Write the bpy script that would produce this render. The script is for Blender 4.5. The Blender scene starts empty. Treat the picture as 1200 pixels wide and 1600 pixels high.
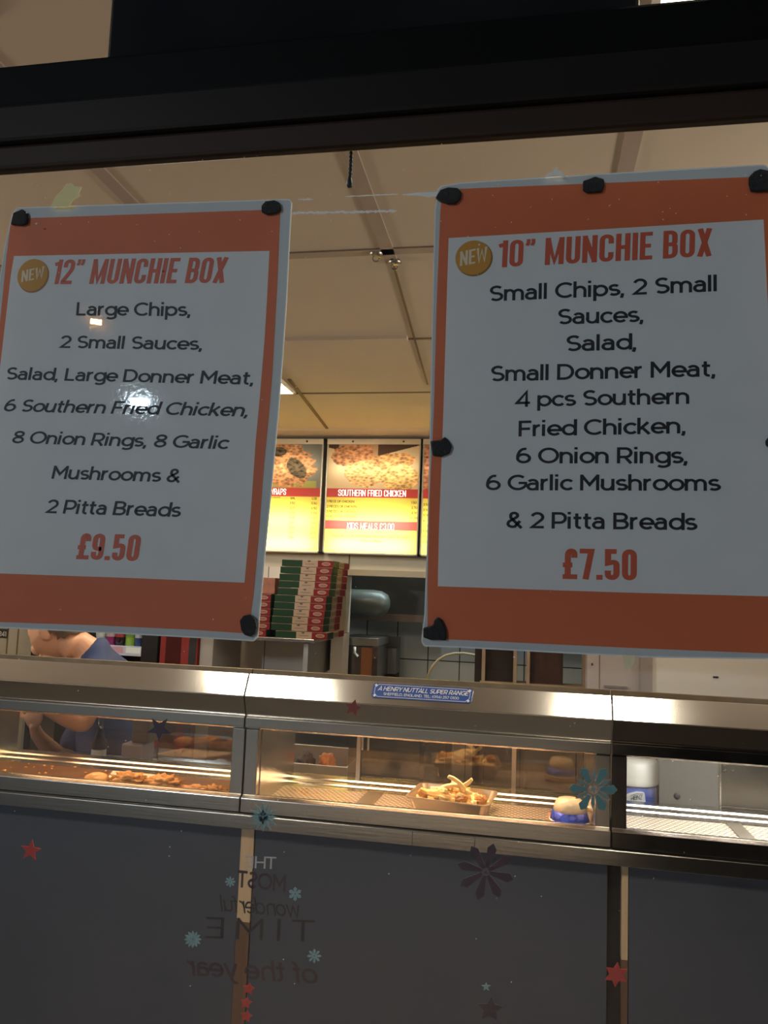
import bpy, bmesh, math, random
from mathutils import Vector, Matrix, noise
random.seed(7)
PI = math.pi

# ------------------------------------------------------------------ camera
SC = bpy.context.scene
COL = SC.collection
FPX = 1213.0
def _cam_axes():
    X = -Vector((-6440, -123, FPX)).normalized()
    Y = Vector((226, 131, FPX)).normalized()
    Y = (Y - X * X.dot(Y)).normalized()
    Z = X.cross(Y)
    return X, Y, Z                      # world axes in camera coords (x right, y down, z forward)
AX, AY, AZ = _cam_axes()
CAM = Vector((0, 0, 1.55))
def at(px, py, Y=None, Z=None, X=None):
    """photograph pixel -> the point where its line of sight meets a real plane"""
    v = Vector((px - 600, py - 800, FPX))
    d = Vector((AX.dot(v), AY.dot(v), AZ.dot(v)))
    if Y is not None: t = (Y - CAM.y) / d.y
    elif Z is not None: t = (Z - CAM.z) / d.z
    else: t = (X - CAM.x) / d.x
    return CAM + d * t
cd = bpy.data.cameras.new('camera')
cam = bpy.data.objects.new('camera', cd); COL.objects.link(cam)
right = Vector((AX.x, AY.x, AZ.x)); down = Vector((AX.y, AY.y, AZ.y)); fwd = Vector((AX.z, AY.z, AZ.z))
M3 = Matrix((right, -down, -fwd)).transposed()
cam.matrix_world = Matrix.Translation(CAM) @ M3.to_4x4()
cd.sensor_width = 36; cd.sensor_fit = 'AUTO'; cd.lens = 36 * FPX / 1600; cd.clip_start = 0.02
SC.camera = cam

# ------------------------------------------------------------------ exposure, world, lights
SC.view_settings.view_transform = 'Standard'; SC.view_settings.look = 'None'
SC.view_settings.gamma = 1; SC.view_settings.use_curve_mapping = False
SC.view_settings.exposure = 0.0
W = bpy.data.worlds.new('night_sky'); SC.world = W; W.use_nodes = True
bg = W.node_tree.nodes['Background']; bg.inputs[0].default_value = (0.55, 0.78, 1.0, 1); bg.inputs[1].default_value = 0.06

def lin(r, g, b):
    f = lambda c: (c / 255 / 12.92) if c <= 10 else ((c / 255 + 0.055) / 1.055) ** 2.4
    return (f(r), f(g), f(b))
def area(name, loc, rot, sx, sy, power, col, parent=None, spread=None):
    l = bpy.data.lights.new(name, 'AREA'); l.shape = 'RECTANGLE'; l.size = sx; l.size_y = sy
    l.energy = power; l.color = col
    if spread: l.spread = spread
    o = bpy.data.objects.new(name, l); COL.objects.link(o); o.location = loc; o.rotation_euler = rot
    if parent: o.parent = parent
    return o
# street lamps across the road (light the posters and the shop front)
# (seen mirrored in the pane: lamp heads stand behind the photographer)
P_STREET = 1.0
STREET = [(217, 628, 10.4, .24, .11, 210, (0.74, 0.89, 1.0)), (150, 503, 14.4, .22, .10, 60, (1.0, 0.40, 0.09))]
for (px, py, vy, sx_, sy_, pw, lc) in STREET:
    v = at(px, py, Y=vy); lx, ly, lz = v.x, 1.4 - vy, v.z
    d = Vector((0, 1, 1.4)) - Vector((lx, ly, lz))
    area('street_light', (lx, ly, lz), d.to_track_quat('-Z', 'Y').to_euler(), sx_, sy_, pw * P_STREET, lc)
WARM = (1.0, 0.82, 0.58)
P_CEIL = 16.0
# added fill above the shop front, brightens the pavement mirrored in the steel
d = Vector((-0.4, -2.4, -0.1)) - Vector((-0.5, -0.1, 3.0))
area('pavement_fill', (-0.5, -0.1, 3.0), d.to_track_quat('-Z', 'Y').to_euler(), 2.5, 0.1, 42, (1.0, 0.80, 0.60), spread=1.1)
area('room_light', (-1.35, 3.05, 2.43), (0, 0, 0), 0.5, 0.6, P_CEIL * 1.2, WARM)
area('room_light', (-1.17, 0.92, 2.43), (0, 0, 0), 0.44, 0.28, P_CEIL * 0.6, WARM)
area('room_light', (0.355, 0.92, 2.43), (0, 0, 0), 0.34, 0.28, P_CEIL * 0.6, WARM)
P_FILL = 34.0
for wx, rz in ((-3.5, -PI / 2), (1.9, PI / 2)):
    area('room_fill', (wx, 2.2, 1.95), (PI / 2 + 0.5, 0, rz), 1.2, 0.25, P_FILL, (1.0, 0.87, 0.69))  # added unseen fill at both side walls, brightens the ceiling
area('kitchen_light', (-0.2, 4.67, 2.43), (0, 0, 0), 1.6, 0.12, 30, (0.74, 0.92, 1.0))

# ------------------------------------------------------------------ materials
MATS = {}
def pm(name, col, rough=0.5, metal=0.0, var=0.0, vscale=8.0, bump=0.0, bscale=30.0, stretch=(1, 1, 1), coat=0.0, trans=0.0, spec=None, rvar=0.0):
    if name in MATS: return MATS[name]
    m = bpy.data.materials.new(name); m.use_nodes = True
    nt = m.node_tree; b = nt.nodes['Principled BSDF']
    b.inputs['Base Color'].default_value = (*col, 1); b.inputs['Roughness'].default_value = rough
    b.inputs['Metallic'].default_value = metal; b.inputs['Coat Weight'].default_value = coat
    if trans: b.inputs['Transmission Weight'].default_value = trans
    if spec is not None: b.inputs['Specular IOR Level'].default_value = spec
    if var or bump or rvar:
        tc = nt.nodes.new('ShaderNodeTexCoord'); mp = nt.nodes.new('ShaderNodeMapping')
        mp.inputs['Scale'].default_value = stretch
        nt.links.new(tc.outputs['Object'], mp.inputs[0])
    if var or rvar:
        n = nt.nodes.new('ShaderNodeTexNoise'); n.inputs['Scale'].default_value = vscale; n.inputs['Detail'].default_value = 6
        nt.links.new(mp.outputs[0], n.inputs[0])
    if var:
        mx = nt.nodes.new('ShaderNodeMix'); mx.data_type = 'RGBA'
        mx.inputs[6].default_value = (*[c * (1 - var) for c in col], 1); mx.inputs[7].default_value = (*[min(1, c * (1 + var)) for c in col], 1)
        nt.links.new(n.outputs['Fac'], mx.inputs[0]); nt.links.new(mx.outputs[2], b.inputs['Base Color'])
    if rvar:
        mr = nt.nodes.new('ShaderNodeMapRange'); mr.inputs[3].default_value = max(0.03, rough - rvar); mr.inputs[4].default_value = rough + rvar
        nt.links.new(n.outputs['Fac'], mr.inputs[0]); nt.links.new(mr.outputs[0], b.inputs['Roughness'])
    if bump:
        n2 = nt.nodes.new('ShaderNodeTexNoise'); n2.inputs['Scale'].default_value = bscale; n2.inputs['Detail'].default_value = 4
        nt.links.new(mp.outputs[0], n2.inputs[0])
        bp = nt.nodes.new('ShaderNodeBump'); bp.inputs['Strength'].default_value = bump; bp.inputs['Distance'].default_value = 0.004
        nt.links.new(n2.outputs['Fac'], bp.inputs['Height']); nt.links.new(bp.outputs[0], b.inputs['Normal'])
    MATS[name] = m
    return m
def emit(name, col, s):
    if name in MATS: return MATS[name]
    m = bpy.data.materials.new(name); m.use_nodes = True
    b = m.node_tree.nodes['Principled BSDF']; b.inputs['Base Color'].default_value = (*col, 1)
    b.inputs['Emission Color'].default_value = (*col, 1); b.inputs['Emission Strength'].default_value = s
    MATS[name] = m; return m
def glass_mat(name, tint=(1, 1, 1), base=0.04, smear=0.0, rough=0.0, sscale=14):
    if name in MATS: return MATS[name]
    m = bpy.data.materials.new(name); m.use_nodes = True; nt = m.node_tree
    for n in list(nt.nodes):
        if n.type != 'OUTPUT_MATERIAL': nt.nodes.remove(n)
    out = [n for n in nt.nodes if n.type == 'OUTPUT_MATERIAL'][0]
    N = nt.nodes.new
    tr = N('ShaderNodeBsdfTransparent'); tr.inputs[0].default_value = (*tint, 1)
    gl = N('ShaderNodeBsdfGlossy'); gl.inputs['Roughness'].default_value = rough
    lw = N('ShaderNodeLayerWeight'); lw.inputs[0].default_value = 0.5
    pw = N('ShaderNodeMath'); pw.operation = 'POWER'; pw.inputs[1].default_value = 5
    ma = N('ShaderNodeMath'); ma.operation = 'MULTIPLY_ADD'; ma.inputs[1].default_value = 1 - base; ma.inputs[2].default_value = base
    mx = N('ShaderNodeMixShader'); L = nt.links.new
    L(lw.outputs['Facing'], pw.inputs[0]); L(pw.outputs[0], ma.inputs[0]); L(ma.outputs[0], mx.inputs[0])
    L(tr.outputs[0], mx.inputs[1]); L(gl.outputs[0], mx.inputs[2])
    if smear:
        df = N('ShaderNodeBsdfDiffuse'); df.inputs[0].default_value = (0.75, 0.72, 0.66, 1)
        tc = N('ShaderNodeTexCoord'); ns = N('ShaderNodeTexNoise'); ns.inputs['Scale'].default_value = sscale; ns.inputs['Detail'].default_value = 8
        rp = N('ShaderNodeMapRange'); rp.inputs[1].default_value = 0.4; rp.inputs[2].default_value = 0.8; rp.inputs[3].default_value = smear * 0.3; rp.inputs[4].default_value = smear * 2
        m2 = N('ShaderNodeMixShader')
        L(tc.outputs['Object'], ns.inputs[0]); L(ns.outputs['Fac'], rp.inputs[0]); L(rp.outputs[0], m2.inputs[0])
        L(mx.outputs[0], m2.inputs[1]); L(df.outputs[0], m2.inputs[2]); L(m2.outputs[0], out.inputs[0])
    else: L(mx.outputs[0], out.inputs[0])
    MATS[name] = m; return m
def brick_mat(name, c1, c2, mortar, bw, rh, ms, rough=0.25, offset=0.0, metal=0.0, axes='XZ', org=(0, 0), shift=0.0):
    if name in MATS: return MATS[name]
    m = bpy.data.materials.new(name); m.use_nodes = True; nt = m.node_tree; b = nt.nodes['Principled BSDF']; L = nt.links.new
    tc = nt.nodes.new('ShaderNodeTexCoord'); sp = nt.nodes.new('ShaderNodeSeparateXYZ'); cb = nt.nodes.new('ShaderNodeCombineXYZ')
    mp = nt.nodes.new('ShaderNodeMapping'); mp.inputs['Location'].default_value = (org[0], org[1], 0)
    L(tc.outputs['Object'], sp.inputs[0]); L(sp.outputs[axes[0]], cb.inputs[0]); L(sp.outputs[axes[1]], cb.inputs[1]); L(cb.outputs[0], mp.inputs[0])
    br = nt.nodes.new('ShaderNodeTexBrick'); br.offset = offset; br.squash = 1
    br.inputs['Color1'].default_value = (*c1, 1); br.inputs['Color2'].default_value = (*c2, 1); br.inputs['Mortar'].default_value = (*mortar, 1)
    br.inputs['Scale'].default_value = 1; br.inputs['Brick Width'].default_value = bw; br.inputs['Row Height'].default_value = rh
    br.inputs['Mortar Size'].default_value = ms; br.inputs['Mortar Smooth'].default_value = 0.1
    L(mp.outputs[0], br.inputs[0]); L(br.outputs['Color'], b.inputs['Base Color'])
    b.inputs['Roughness'].default_value = rough; b.inputs['Metallic'].default_value = metal
    MATS[name] = m; return m
def attr_mat(name, rough=0.5, translucent=0.0):
    if name in MATS: return MATS[name]
    m = bpy.data.materials.new(name); m.use_nodes = True; nt = m.node_tree; b = nt.nodes['Principled BSDF']; L = nt.links.new
    a = nt.nodes.new('ShaderNodeAttribute'); a.attribute_name = 'print'
    L(a.outputs['Color'], b.inputs['Base Color']); b.inputs['Roughness'].default_value = rough
    if translucent:
        t = nt.nodes.new('ShaderNodeBsdfTranslucent'); L(a.outputs['Color'], t.inputs[0])
        mx = nt.nodes.new('ShaderNodeMixShader'); mx.inputs[0].default_value = translucent
        out = [n for n in nt.nodes if n.type == 'OUTPUT_MATERIAL'][0]
        L(b.outputs[0], mx.inputs[1]); L(t.outputs[0], mx.inputs[2]); L(mx.outputs[0], out.inputs[0])
    MATS[name] = m; return m

hood_steel = pm('hood_steel', (0.82, 0.82, 0.83), 0.12, 1.0, var=0.12, vscale=4, stretch=(0.3, 1, 1), rvar=0.03)
steel = pm('brushed_steel', (0.60, 0.575, 0.54), 0.24, 1.0, var=0.10, vscale=5, bump=0.04, bscale=160, stretch=(0.04, 1, 1), rvar=0.07)
steel_dull = pm('dull_steel', (0.42, 0.39, 0.35), 0.38, 1.0, var=0.15, vscale=9, rvar=0.1)
steel_dirty = pm('greasy_steel', (0.17, 0.13, 0.09), 0.55, 0.5, var=0.35, vscale=25)
steel_dark = pm('dark_steel', (0.17, 0.15, 0.135), 0.24, 1.0, var=0.2, vscale=30, rvar=0.08)
laminate_navy = pm('navy_laminate', (0.066, 0.076, 0.104), 0.45, 0, var=0.08, vscale=3, bump=0.05, bscale=400)
black_gap = pm('black_gap', (0.008, 0.008, 0.009), 0.7)
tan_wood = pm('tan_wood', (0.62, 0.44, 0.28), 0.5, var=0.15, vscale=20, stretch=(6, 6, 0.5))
brown_wood = pm('dark_brown_wood', (0.16, 0.085, 0.055), 0.45, var=0.3, vscale=15, stretch=(4, 4, 0.6))
frame_black = pm('black_frame_paint', (0.003, 0.003, 0.0032), 0.55, spec=.1)
frame_brown = pm('brown_frame_paint', (0.032, 0.020, 0.015), 0.5, spec=.2)
ceil_m = pm('ceiling_board', (0.60, 0.50, 0.41), 0.85, var=0.05, vscale=2.5)
bar_m = pm('ceiling_grid_taupe', (0.40, 0.31, 0.27), 0.6)
line_m = pm('ceiling_seam_dark', (0.20, 0.13, 0.07), 0.8)
wall_cream = pm('cream_wall_panel', (0.66, 0.58, 0.44), 0.5, var=0.05)
wall_grey = pm('grey_wall_paint', (0.35, 0.33, 0.30), 0.8, var=0.05)
floor_m = brick_mat('floor_tile', (0.15, 0.14, 0.135), (0.135, 0.13, 0.125), (0.06, 0.06, 0.06), 0.3, 0.3, 0.004, 0.35, axes='XY')
tile_m = brick_mat('white_wall_tile', (0.62, 0.66, 0.66), (0.58, 0.63, 0.64), (0.03, 0.03, 0.03), 0.21, 0.29, 0.0035, 0.22, org=(0.02, 0.06))
tile_warm = brick_mat('cream_wall_tile', (0.74, 0.66, 0.58), (0.71, 0.64, 0.57), (0.16, 0.13, 0.10), 0.30, 0.42, 0.003, 0.3, org=(0.03, 0.0))
perf_m = brick_mat('perforated_steel', (0.05, 0.03, 0.02), (0.05, 0.03, 0.02), (0.85, 0.76, 0.64), 0.016, 0.0115, 0.0034, 0.3, offset=0.5, metal=0.6, axes='XY')
white_plastic = pm('white_plastic', (0.85, 0.82, 0.76), 0.35)
black_print = pm('black_print', (0.012, 0.012, 0.014), 0.55)

# ------------------------------------------------------------------ mesh helpers
class MB:
    def __init__(s): s.bm = bmesh.new(); s.mats = []
    def mi(s, m):
        if m is None: return 0
        if m not in s.mats: s.mats.append(m)
        return s.mats.index(m)
    def face(s, pts, m=None):
        f = s.bm.faces.new([s.bm.verts.new(p) for p in pts]); f.material_index = s.mi(m); return f
    def box(s, x0, x1, y0, y1, z0, z1, m=None, rot=None):
        P = [Vector((x, y, z)) for x in (x0, x1) for y in (y0, y1) for z in (z0, z1)]
        if rot:
            c = Vector(((x0 + x1) / 2, (y0 + y1) / 2, (z0 + z1) / 2)); P = [c + rot @ (p - c) for p in P]
        v = [s.bm.verts.new(p) for p in P]; k = s.mi(m)
        for q in ((0, 1, 3, 2), (4, 6, 7, 5), (0, 4, 5, 1), (2, 3, 7, 6), (0, 2, 6, 4), (1, 5, 7, 3)):
            f = s.bm.faces.new([v[i] for i in q]); f.material_index = k
        return s
    def prism(s, pts, vec, m=None):
        """closed polygon (3D points) extruded by vec"""
        vec = Vector(vec); a = [s.bm.verts.new(p) for p in pts]; b = [s.bm.verts.new(Vector(p) + vec) for p in pts]; n = len(pts); k = s.mi(m)
        for f in ([a[::-1], b] + [[a[i], a[(i + 1) % n], b[(i + 1) % n], b[i]] for i in range(n)]):
            ff = s.bm.faces.new(f); ff.material_index = k
        return s
    def lathe(s, prof, c, axis='Z', seg=24, m=None, cap=True):
        c = Vector(c); rings = []; k = s.mi(m)
        for r, h in prof:
            ring = []
            for i in range(seg):
                a = 2 * PI * i / seg; u, w = r * math.cos(a), r * math.sin(a)
                p = {'Z': (u, w, h), 'X': (h, u, w), 'Y': (u, h, w)}[axis]
                ring.append(s.bm.verts.new(c + Vector(p)))
            rings.append(ring)
        for A, B in zip(rings, rings[1:]):
            for i in range(seg):
                f = s.bm.faces.new((A[i], A[(i + 1) % seg], B[(i + 1) % seg], B[i])); f.material_index = k; f.smooth = True
        if cap:
            for R_ in (rings[0][::-1], rings[-1]):
                f = s.bm.faces.new(R_); f.material_index = k
        return s
    def tube(s, pts, r, seg=10, m=None):
        pts = [Vector(p) for p in pts]; rings = []; k = s.mi(m)
        for i, p in enumerate(pts):
            t = (pts[min(i + 1, len(pts) - 1)] - pts[max(i - 1, 0)]).normalized()
            up = Vector((0, 0, 1)) if abs(t.z) < 0.9 else Vector((0, 1, 0))
            u = t.cross(up).normalized(); w = t.cross(u); rr = r[i] if isinstance(r, (list, tuple)) else r
            rings.append([s.bm.verts.new(p + (u * math.cos(2 * PI * j / seg) + w * math.sin(2 * PI * j / seg)) * rr) for j in range(seg)])
        for A, B in zip(rings, rings[1:]):
            for i in range(seg):
                f = s.bm.faces.new((A[i], A[(i + 1) % seg], B[(i + 1) % seg], B[i])); f.smooth = True; f.material_index = k
        for R_ in (rings[0][::-1], rings[-1]): s.bm.faces.new(R_).material_index = k
        return s
    def ball(s, c, r, sub=2, rough=0.0, freq=8, seed=0, m=None, rot=None):
        c = Vector(c); r = Vector(r) if hasattr(r, '__len__') else Vector((r, r, r)); k = s.mi(m)
        t = bmesh.ops.create_icosphere(s.bm, subdivisions=sub, radius=1)
        for v in t['verts']:
            q = v.co.copy(); d = 1 + rough * (noise.fractal(q * freq * 0.3 + Vector((seed * 7.1, seed * 3.3, 0)), 0.6, 2.1, 4))
            q = Vector((q.x * r.x, q.y * r.y, q.z * r.z)) * d
            if rot: q = rot @ q
            v.co = c + q
        for f in {f for v in t['verts'] for f in v.link_faces}: f.smooth = True; f.material_index = k
        return s
    def build(s, name, mat=None, parent=None, bevel=0, smooth=False, origin=None):
        bmesh.ops.recalc_face_normals(s.bm, faces=s.bm.faces)
        me = bpy.data.meshes.new(name); s.bm.to_mesh(me); s.bm.free()
        for m in (s.mats or [mat]): me.materials.append(m)
        if smooth:
            for p in me.polygons: p.use_smooth = True
        o = bpy.data.objects.new(name, me); COL.objects.link(o)
        if parent is not None:
            o.parent = parent; o.matrix_parent_inverse = Matrix.Translation(-parent.location) if parent.type == 'EMPTY' else Matrix.Identity(4)
        if bevel:
            b = o.modifiers.new('bevel', 'BEVEL'); b.width = bevel; b.segments = 2; b.limit_method = 'ANGLE'
        return o
def tag(o, label, cat, group=None, kind=None):
    o['label'] = label; o['category'] = cat
    if group: o['group'] = group
    if kind: o['kind'] = kind
    return o
def struct(o): o['kind'] = 'structure'; return o
def thing(name, loc, label, cat, group=None):
    o = bpy.data.objects.new(name, None); COL.objects.link(o); o.location = loc; o.empty_display_size = 0.05
    return tag(o, label, cat, group)
def box(name, b, mat, parent=None, bevel=0): return MB().box(*b).build(name, mat, parent, bevel)

# ---- lettering -------------------------------------------------------------
def _round(pts, closed=False):
    out = []; n = len(pts)
    for i, p in enumerate(pts):
        rad = p[2] if len(p) > 2 else 0
        if rad == 0 or (not closed and i in (0, n - 1)): out.append(Vector(p[:2])); continue
        P = Vector(p[:2]); A = Vector(pts[i - 1][:2]); B = Vector(pts[(i + 1) % n][:2])
        a = P + (A - P).normalized() * min(rad, (A - P).length * 0.5); b = P + (B - P).normalized() * min(rad, (B - P).length * 0.5)
        for k in range(7):
            t = k / 6; out.append(a * (1 - t) ** 2 + P * 2 * t * (1 - t) * 0.9 + (a + b) * t * (1 - t) * 0.1 * 1.0 + b * t ** 2)
    res_ = []
    for p in out:
        if not res_ or (p - res_[-1]).length > 1e-4: res_.append(p)
    if closed and (res_[0] - res_[-1]).length < 1e-4: res_.pop()
    return res_
def _strip(pts, t, closed=False):
    n = len(pts); V = []
    for i, p in enumerate(pts):
        d0 = (p - pts[i - 1]).normalized() if (closed or i > 0) else None
        d1 = (pts[(i + 1) % n] - p).normalized() if (closed or i < n - 1) else None
        d0 = d0 or d1; d1 = d1 or d0
        n0 = Vector((-d0.y, d0.x)); n1 = Vector((-d1.y, d1.x)); m = (n0 + n1)
        m = m.normalized() if m.length > 1e-6 else n0
        k = t / 2 / max(0.45, m.dot(n0)); V += [p + m * k, p - m * k]
    F = [(2 * i, 2 * i + 1, 2 * ((i + 1) % n) + 1, 2 * ((i + 1) % n)) for i in range(n if closed else n - 1)]
    return V, F
def _glyphs(t):
    w = 0.37; a = t / 2; b = 1 - a; l = a; r = w - a; c = w / 2; m = 0.5; q = 0.15
    O = ([(l, a, q), (r, a, q), (r, b, q), (l, b, q)], True)
    def cl(*p): return (list(p), True)
    def op(*p): return (list(p), False)
    G = {
     'O': (w, [O]), '0': (w, [O]),
     'C': (w, [op((r, .66), (r, b, q), (l, b, q), (l, a, q), (r, a, q), (r, .34))]),
     'G': (w, [op((r, .68), (r, b, q), (l, b, q), (l, a, q), (r, a, q), (r, .48), (c, .48))]),
     'U': (w, [op((l, 1), (l, a, q), (r, a, q), (r, 1))]),
     'N': (w + .02, [op((l, 0), (l, 1)), op((r + .02, 0), (r + .02, 1)), op((l, .93), (r + .02, .07))]),
     'M': (w + .13, [op((l, 0), (l, 1)), op((r + .13, 0), (r + .13, 1)), op((l, .95), (c + .065, .12), (r + .13, .95))]),
     'W': (w + .16, [op((l, 1), (l + .07, .05), (c + .08, .8), (r + .09, .05), (r + .16, 1))]),
     'H': (w, [op((l, 0), (l, 1)), op((r, 0), (r, 1)), op((l, m), (r, m))]),
     'I': (t, [op((a, 0), (a, 1))]), 'E': (w - .05, [op((w - .05, b), (l, b), (l, a), (w - .05, a)), op((l, m), (w - .09, m))]),
     'F': (w - .05, [op((l, 0), (l, b), (w - .05, b)), op((l, m), (w - .09, m))]),
     'L': (w - .06, [op((l, 1), (l, a), (w - .06, a))]),
     'T': (w, [op((c, 0), (c, 1)), op((0, b), (w, b))]),
     'B': (w, [cl((l, a), (r, a, q), (r, m, .1), (l, m)), cl((l, m), (r - .01, m, .1), (r - .01, b, q), (l, b))]),
     'D': (w, [cl((l, a), (r, a, q), (r, b, q), (l, b))]),
     'P': (w, [op((l, 0), (l, 1)), cl((l, .45), (r, .45, q), (r, b, q), (l, b))]),
     'R': (w, [op((l, 0), (l, 1)), cl((l, .48), (r, .48, q), (r, b, q), (l, b)), op((r - .06, .48), (r + .01, .3), (r + .01, 0))]),
     'K': (w, [op((l, 0), (l, 1)), op((r + .02, 1), (l, .45)), op((l + .06, .58), (r + .02, 0))]),
     'A': (w + .02, [op((l, 0), (c + .01, 1), (r + .02, 0)), op((l + .06, .24), (r - .04, .24))]),
     'X': (w, [op((l, 0), (r, 1)), op((l, 1), (r, 0))]),
     'Y': (w, [op((l, 1), (c, .45), (r, 1)), op((c, .45), (c, 0))]),
     'S': (w, [op((r, .68), (r, b, q), (l, b, q), (l, .62, .1), (r, .40, .1), (r, a, q), (l, a, q), (l, .32))]),
     '1': (.24, [op((.24 - a, 0), (.24 - a, 1)), op((.24 - a, .86), (0, .80))]),
     '2': (w, [op((l, .68), (l, b, q), (r, b, q), (r, .60, .1), (l, .12), (l, a), (w, a))]),
     '3': (w, [op((l, .70), (l, b, q), (r, b, q), (r, m, .12), (c, m)), op((c, m), (r, m, .12), (r, a, q), (l, a, q), (l, .30))]),
     '4': (w, [op((r - .04, 0), (r - .04, 1)), op((r - .04, .93), (l, .28), (l, .24), (w, .24))]),
     '5': (w, [op((r, b), (l, b), (l, .54), (r, .60, .13), (r, a, q), (l, a, q), (l, .30))]),
     '6': (w, [op((r, .70), (r, b, q), (l, b, q), (l, a, q), (r, a, q), (r, .58, q), (l, .58, q))]),
     '7': (w, [op((0, b), (r, b), (c - .03, 0))]),
     '9': (w, [op((l, .30), (l, a, q), (r, a, q), (r, b, q), (l, b, q), (l, .42, q), (r, .42, q))]),
     '£': (w, [op((r, .70), (r, b, q), (l + .05, b, q), (l + .05, a), (w, a)), op((0, a), (r, a)), op((0, .46), (r - .05, .46))]),
     '.': (t, [op((a, 0), (a, t))]), '”': (.26, [op((.07, 1), (.07, .86), (.03, .76)), op((.20, 1), (.20, .86), (.16, .76))]),
     '&': (w, [op((r, 0), (l + .02, .75), (l + .02, b, .08), (r - .04, b, .08), (r - .04, .65), (l, .35), (l, a, .1), (r - .05, a, .1), (r, .4))]),
     ' ': (.16, [])}
    return G
def condensed(s, t=0.135, gap=0.055):
    G = _glyphs(t); V = []; F = []; x = 0
    for ch in s:
        w, st = G[ch]
        for ly, (pts, closed) in enumerate(st):
            v, f = _strip(_round(pts, closed), t if ch != '”' else 0.1, closed); k = len(V)
            V += [(p.x + x, p.y, ly) for p in v]; F += [tuple(i + k for i in q) for q in f]
        x += w + gap
    x0 = min(p[0] for p in V)
    return [(p[0] - x0, p[1], p[2]) for p in V], F
def arc(cx, cy, rx, ry, d0, d1, n=None):
    n = n or max(4, int(abs(d1 - d0) / 15)); return [(cx + rx * math.cos(math.radians(d0 + (d1 - d0) * k / n)), cy + ry * math.sin(math.radians(d0 + (d1 - d0) * k / n))) for k in range(n + 1)]
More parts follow.
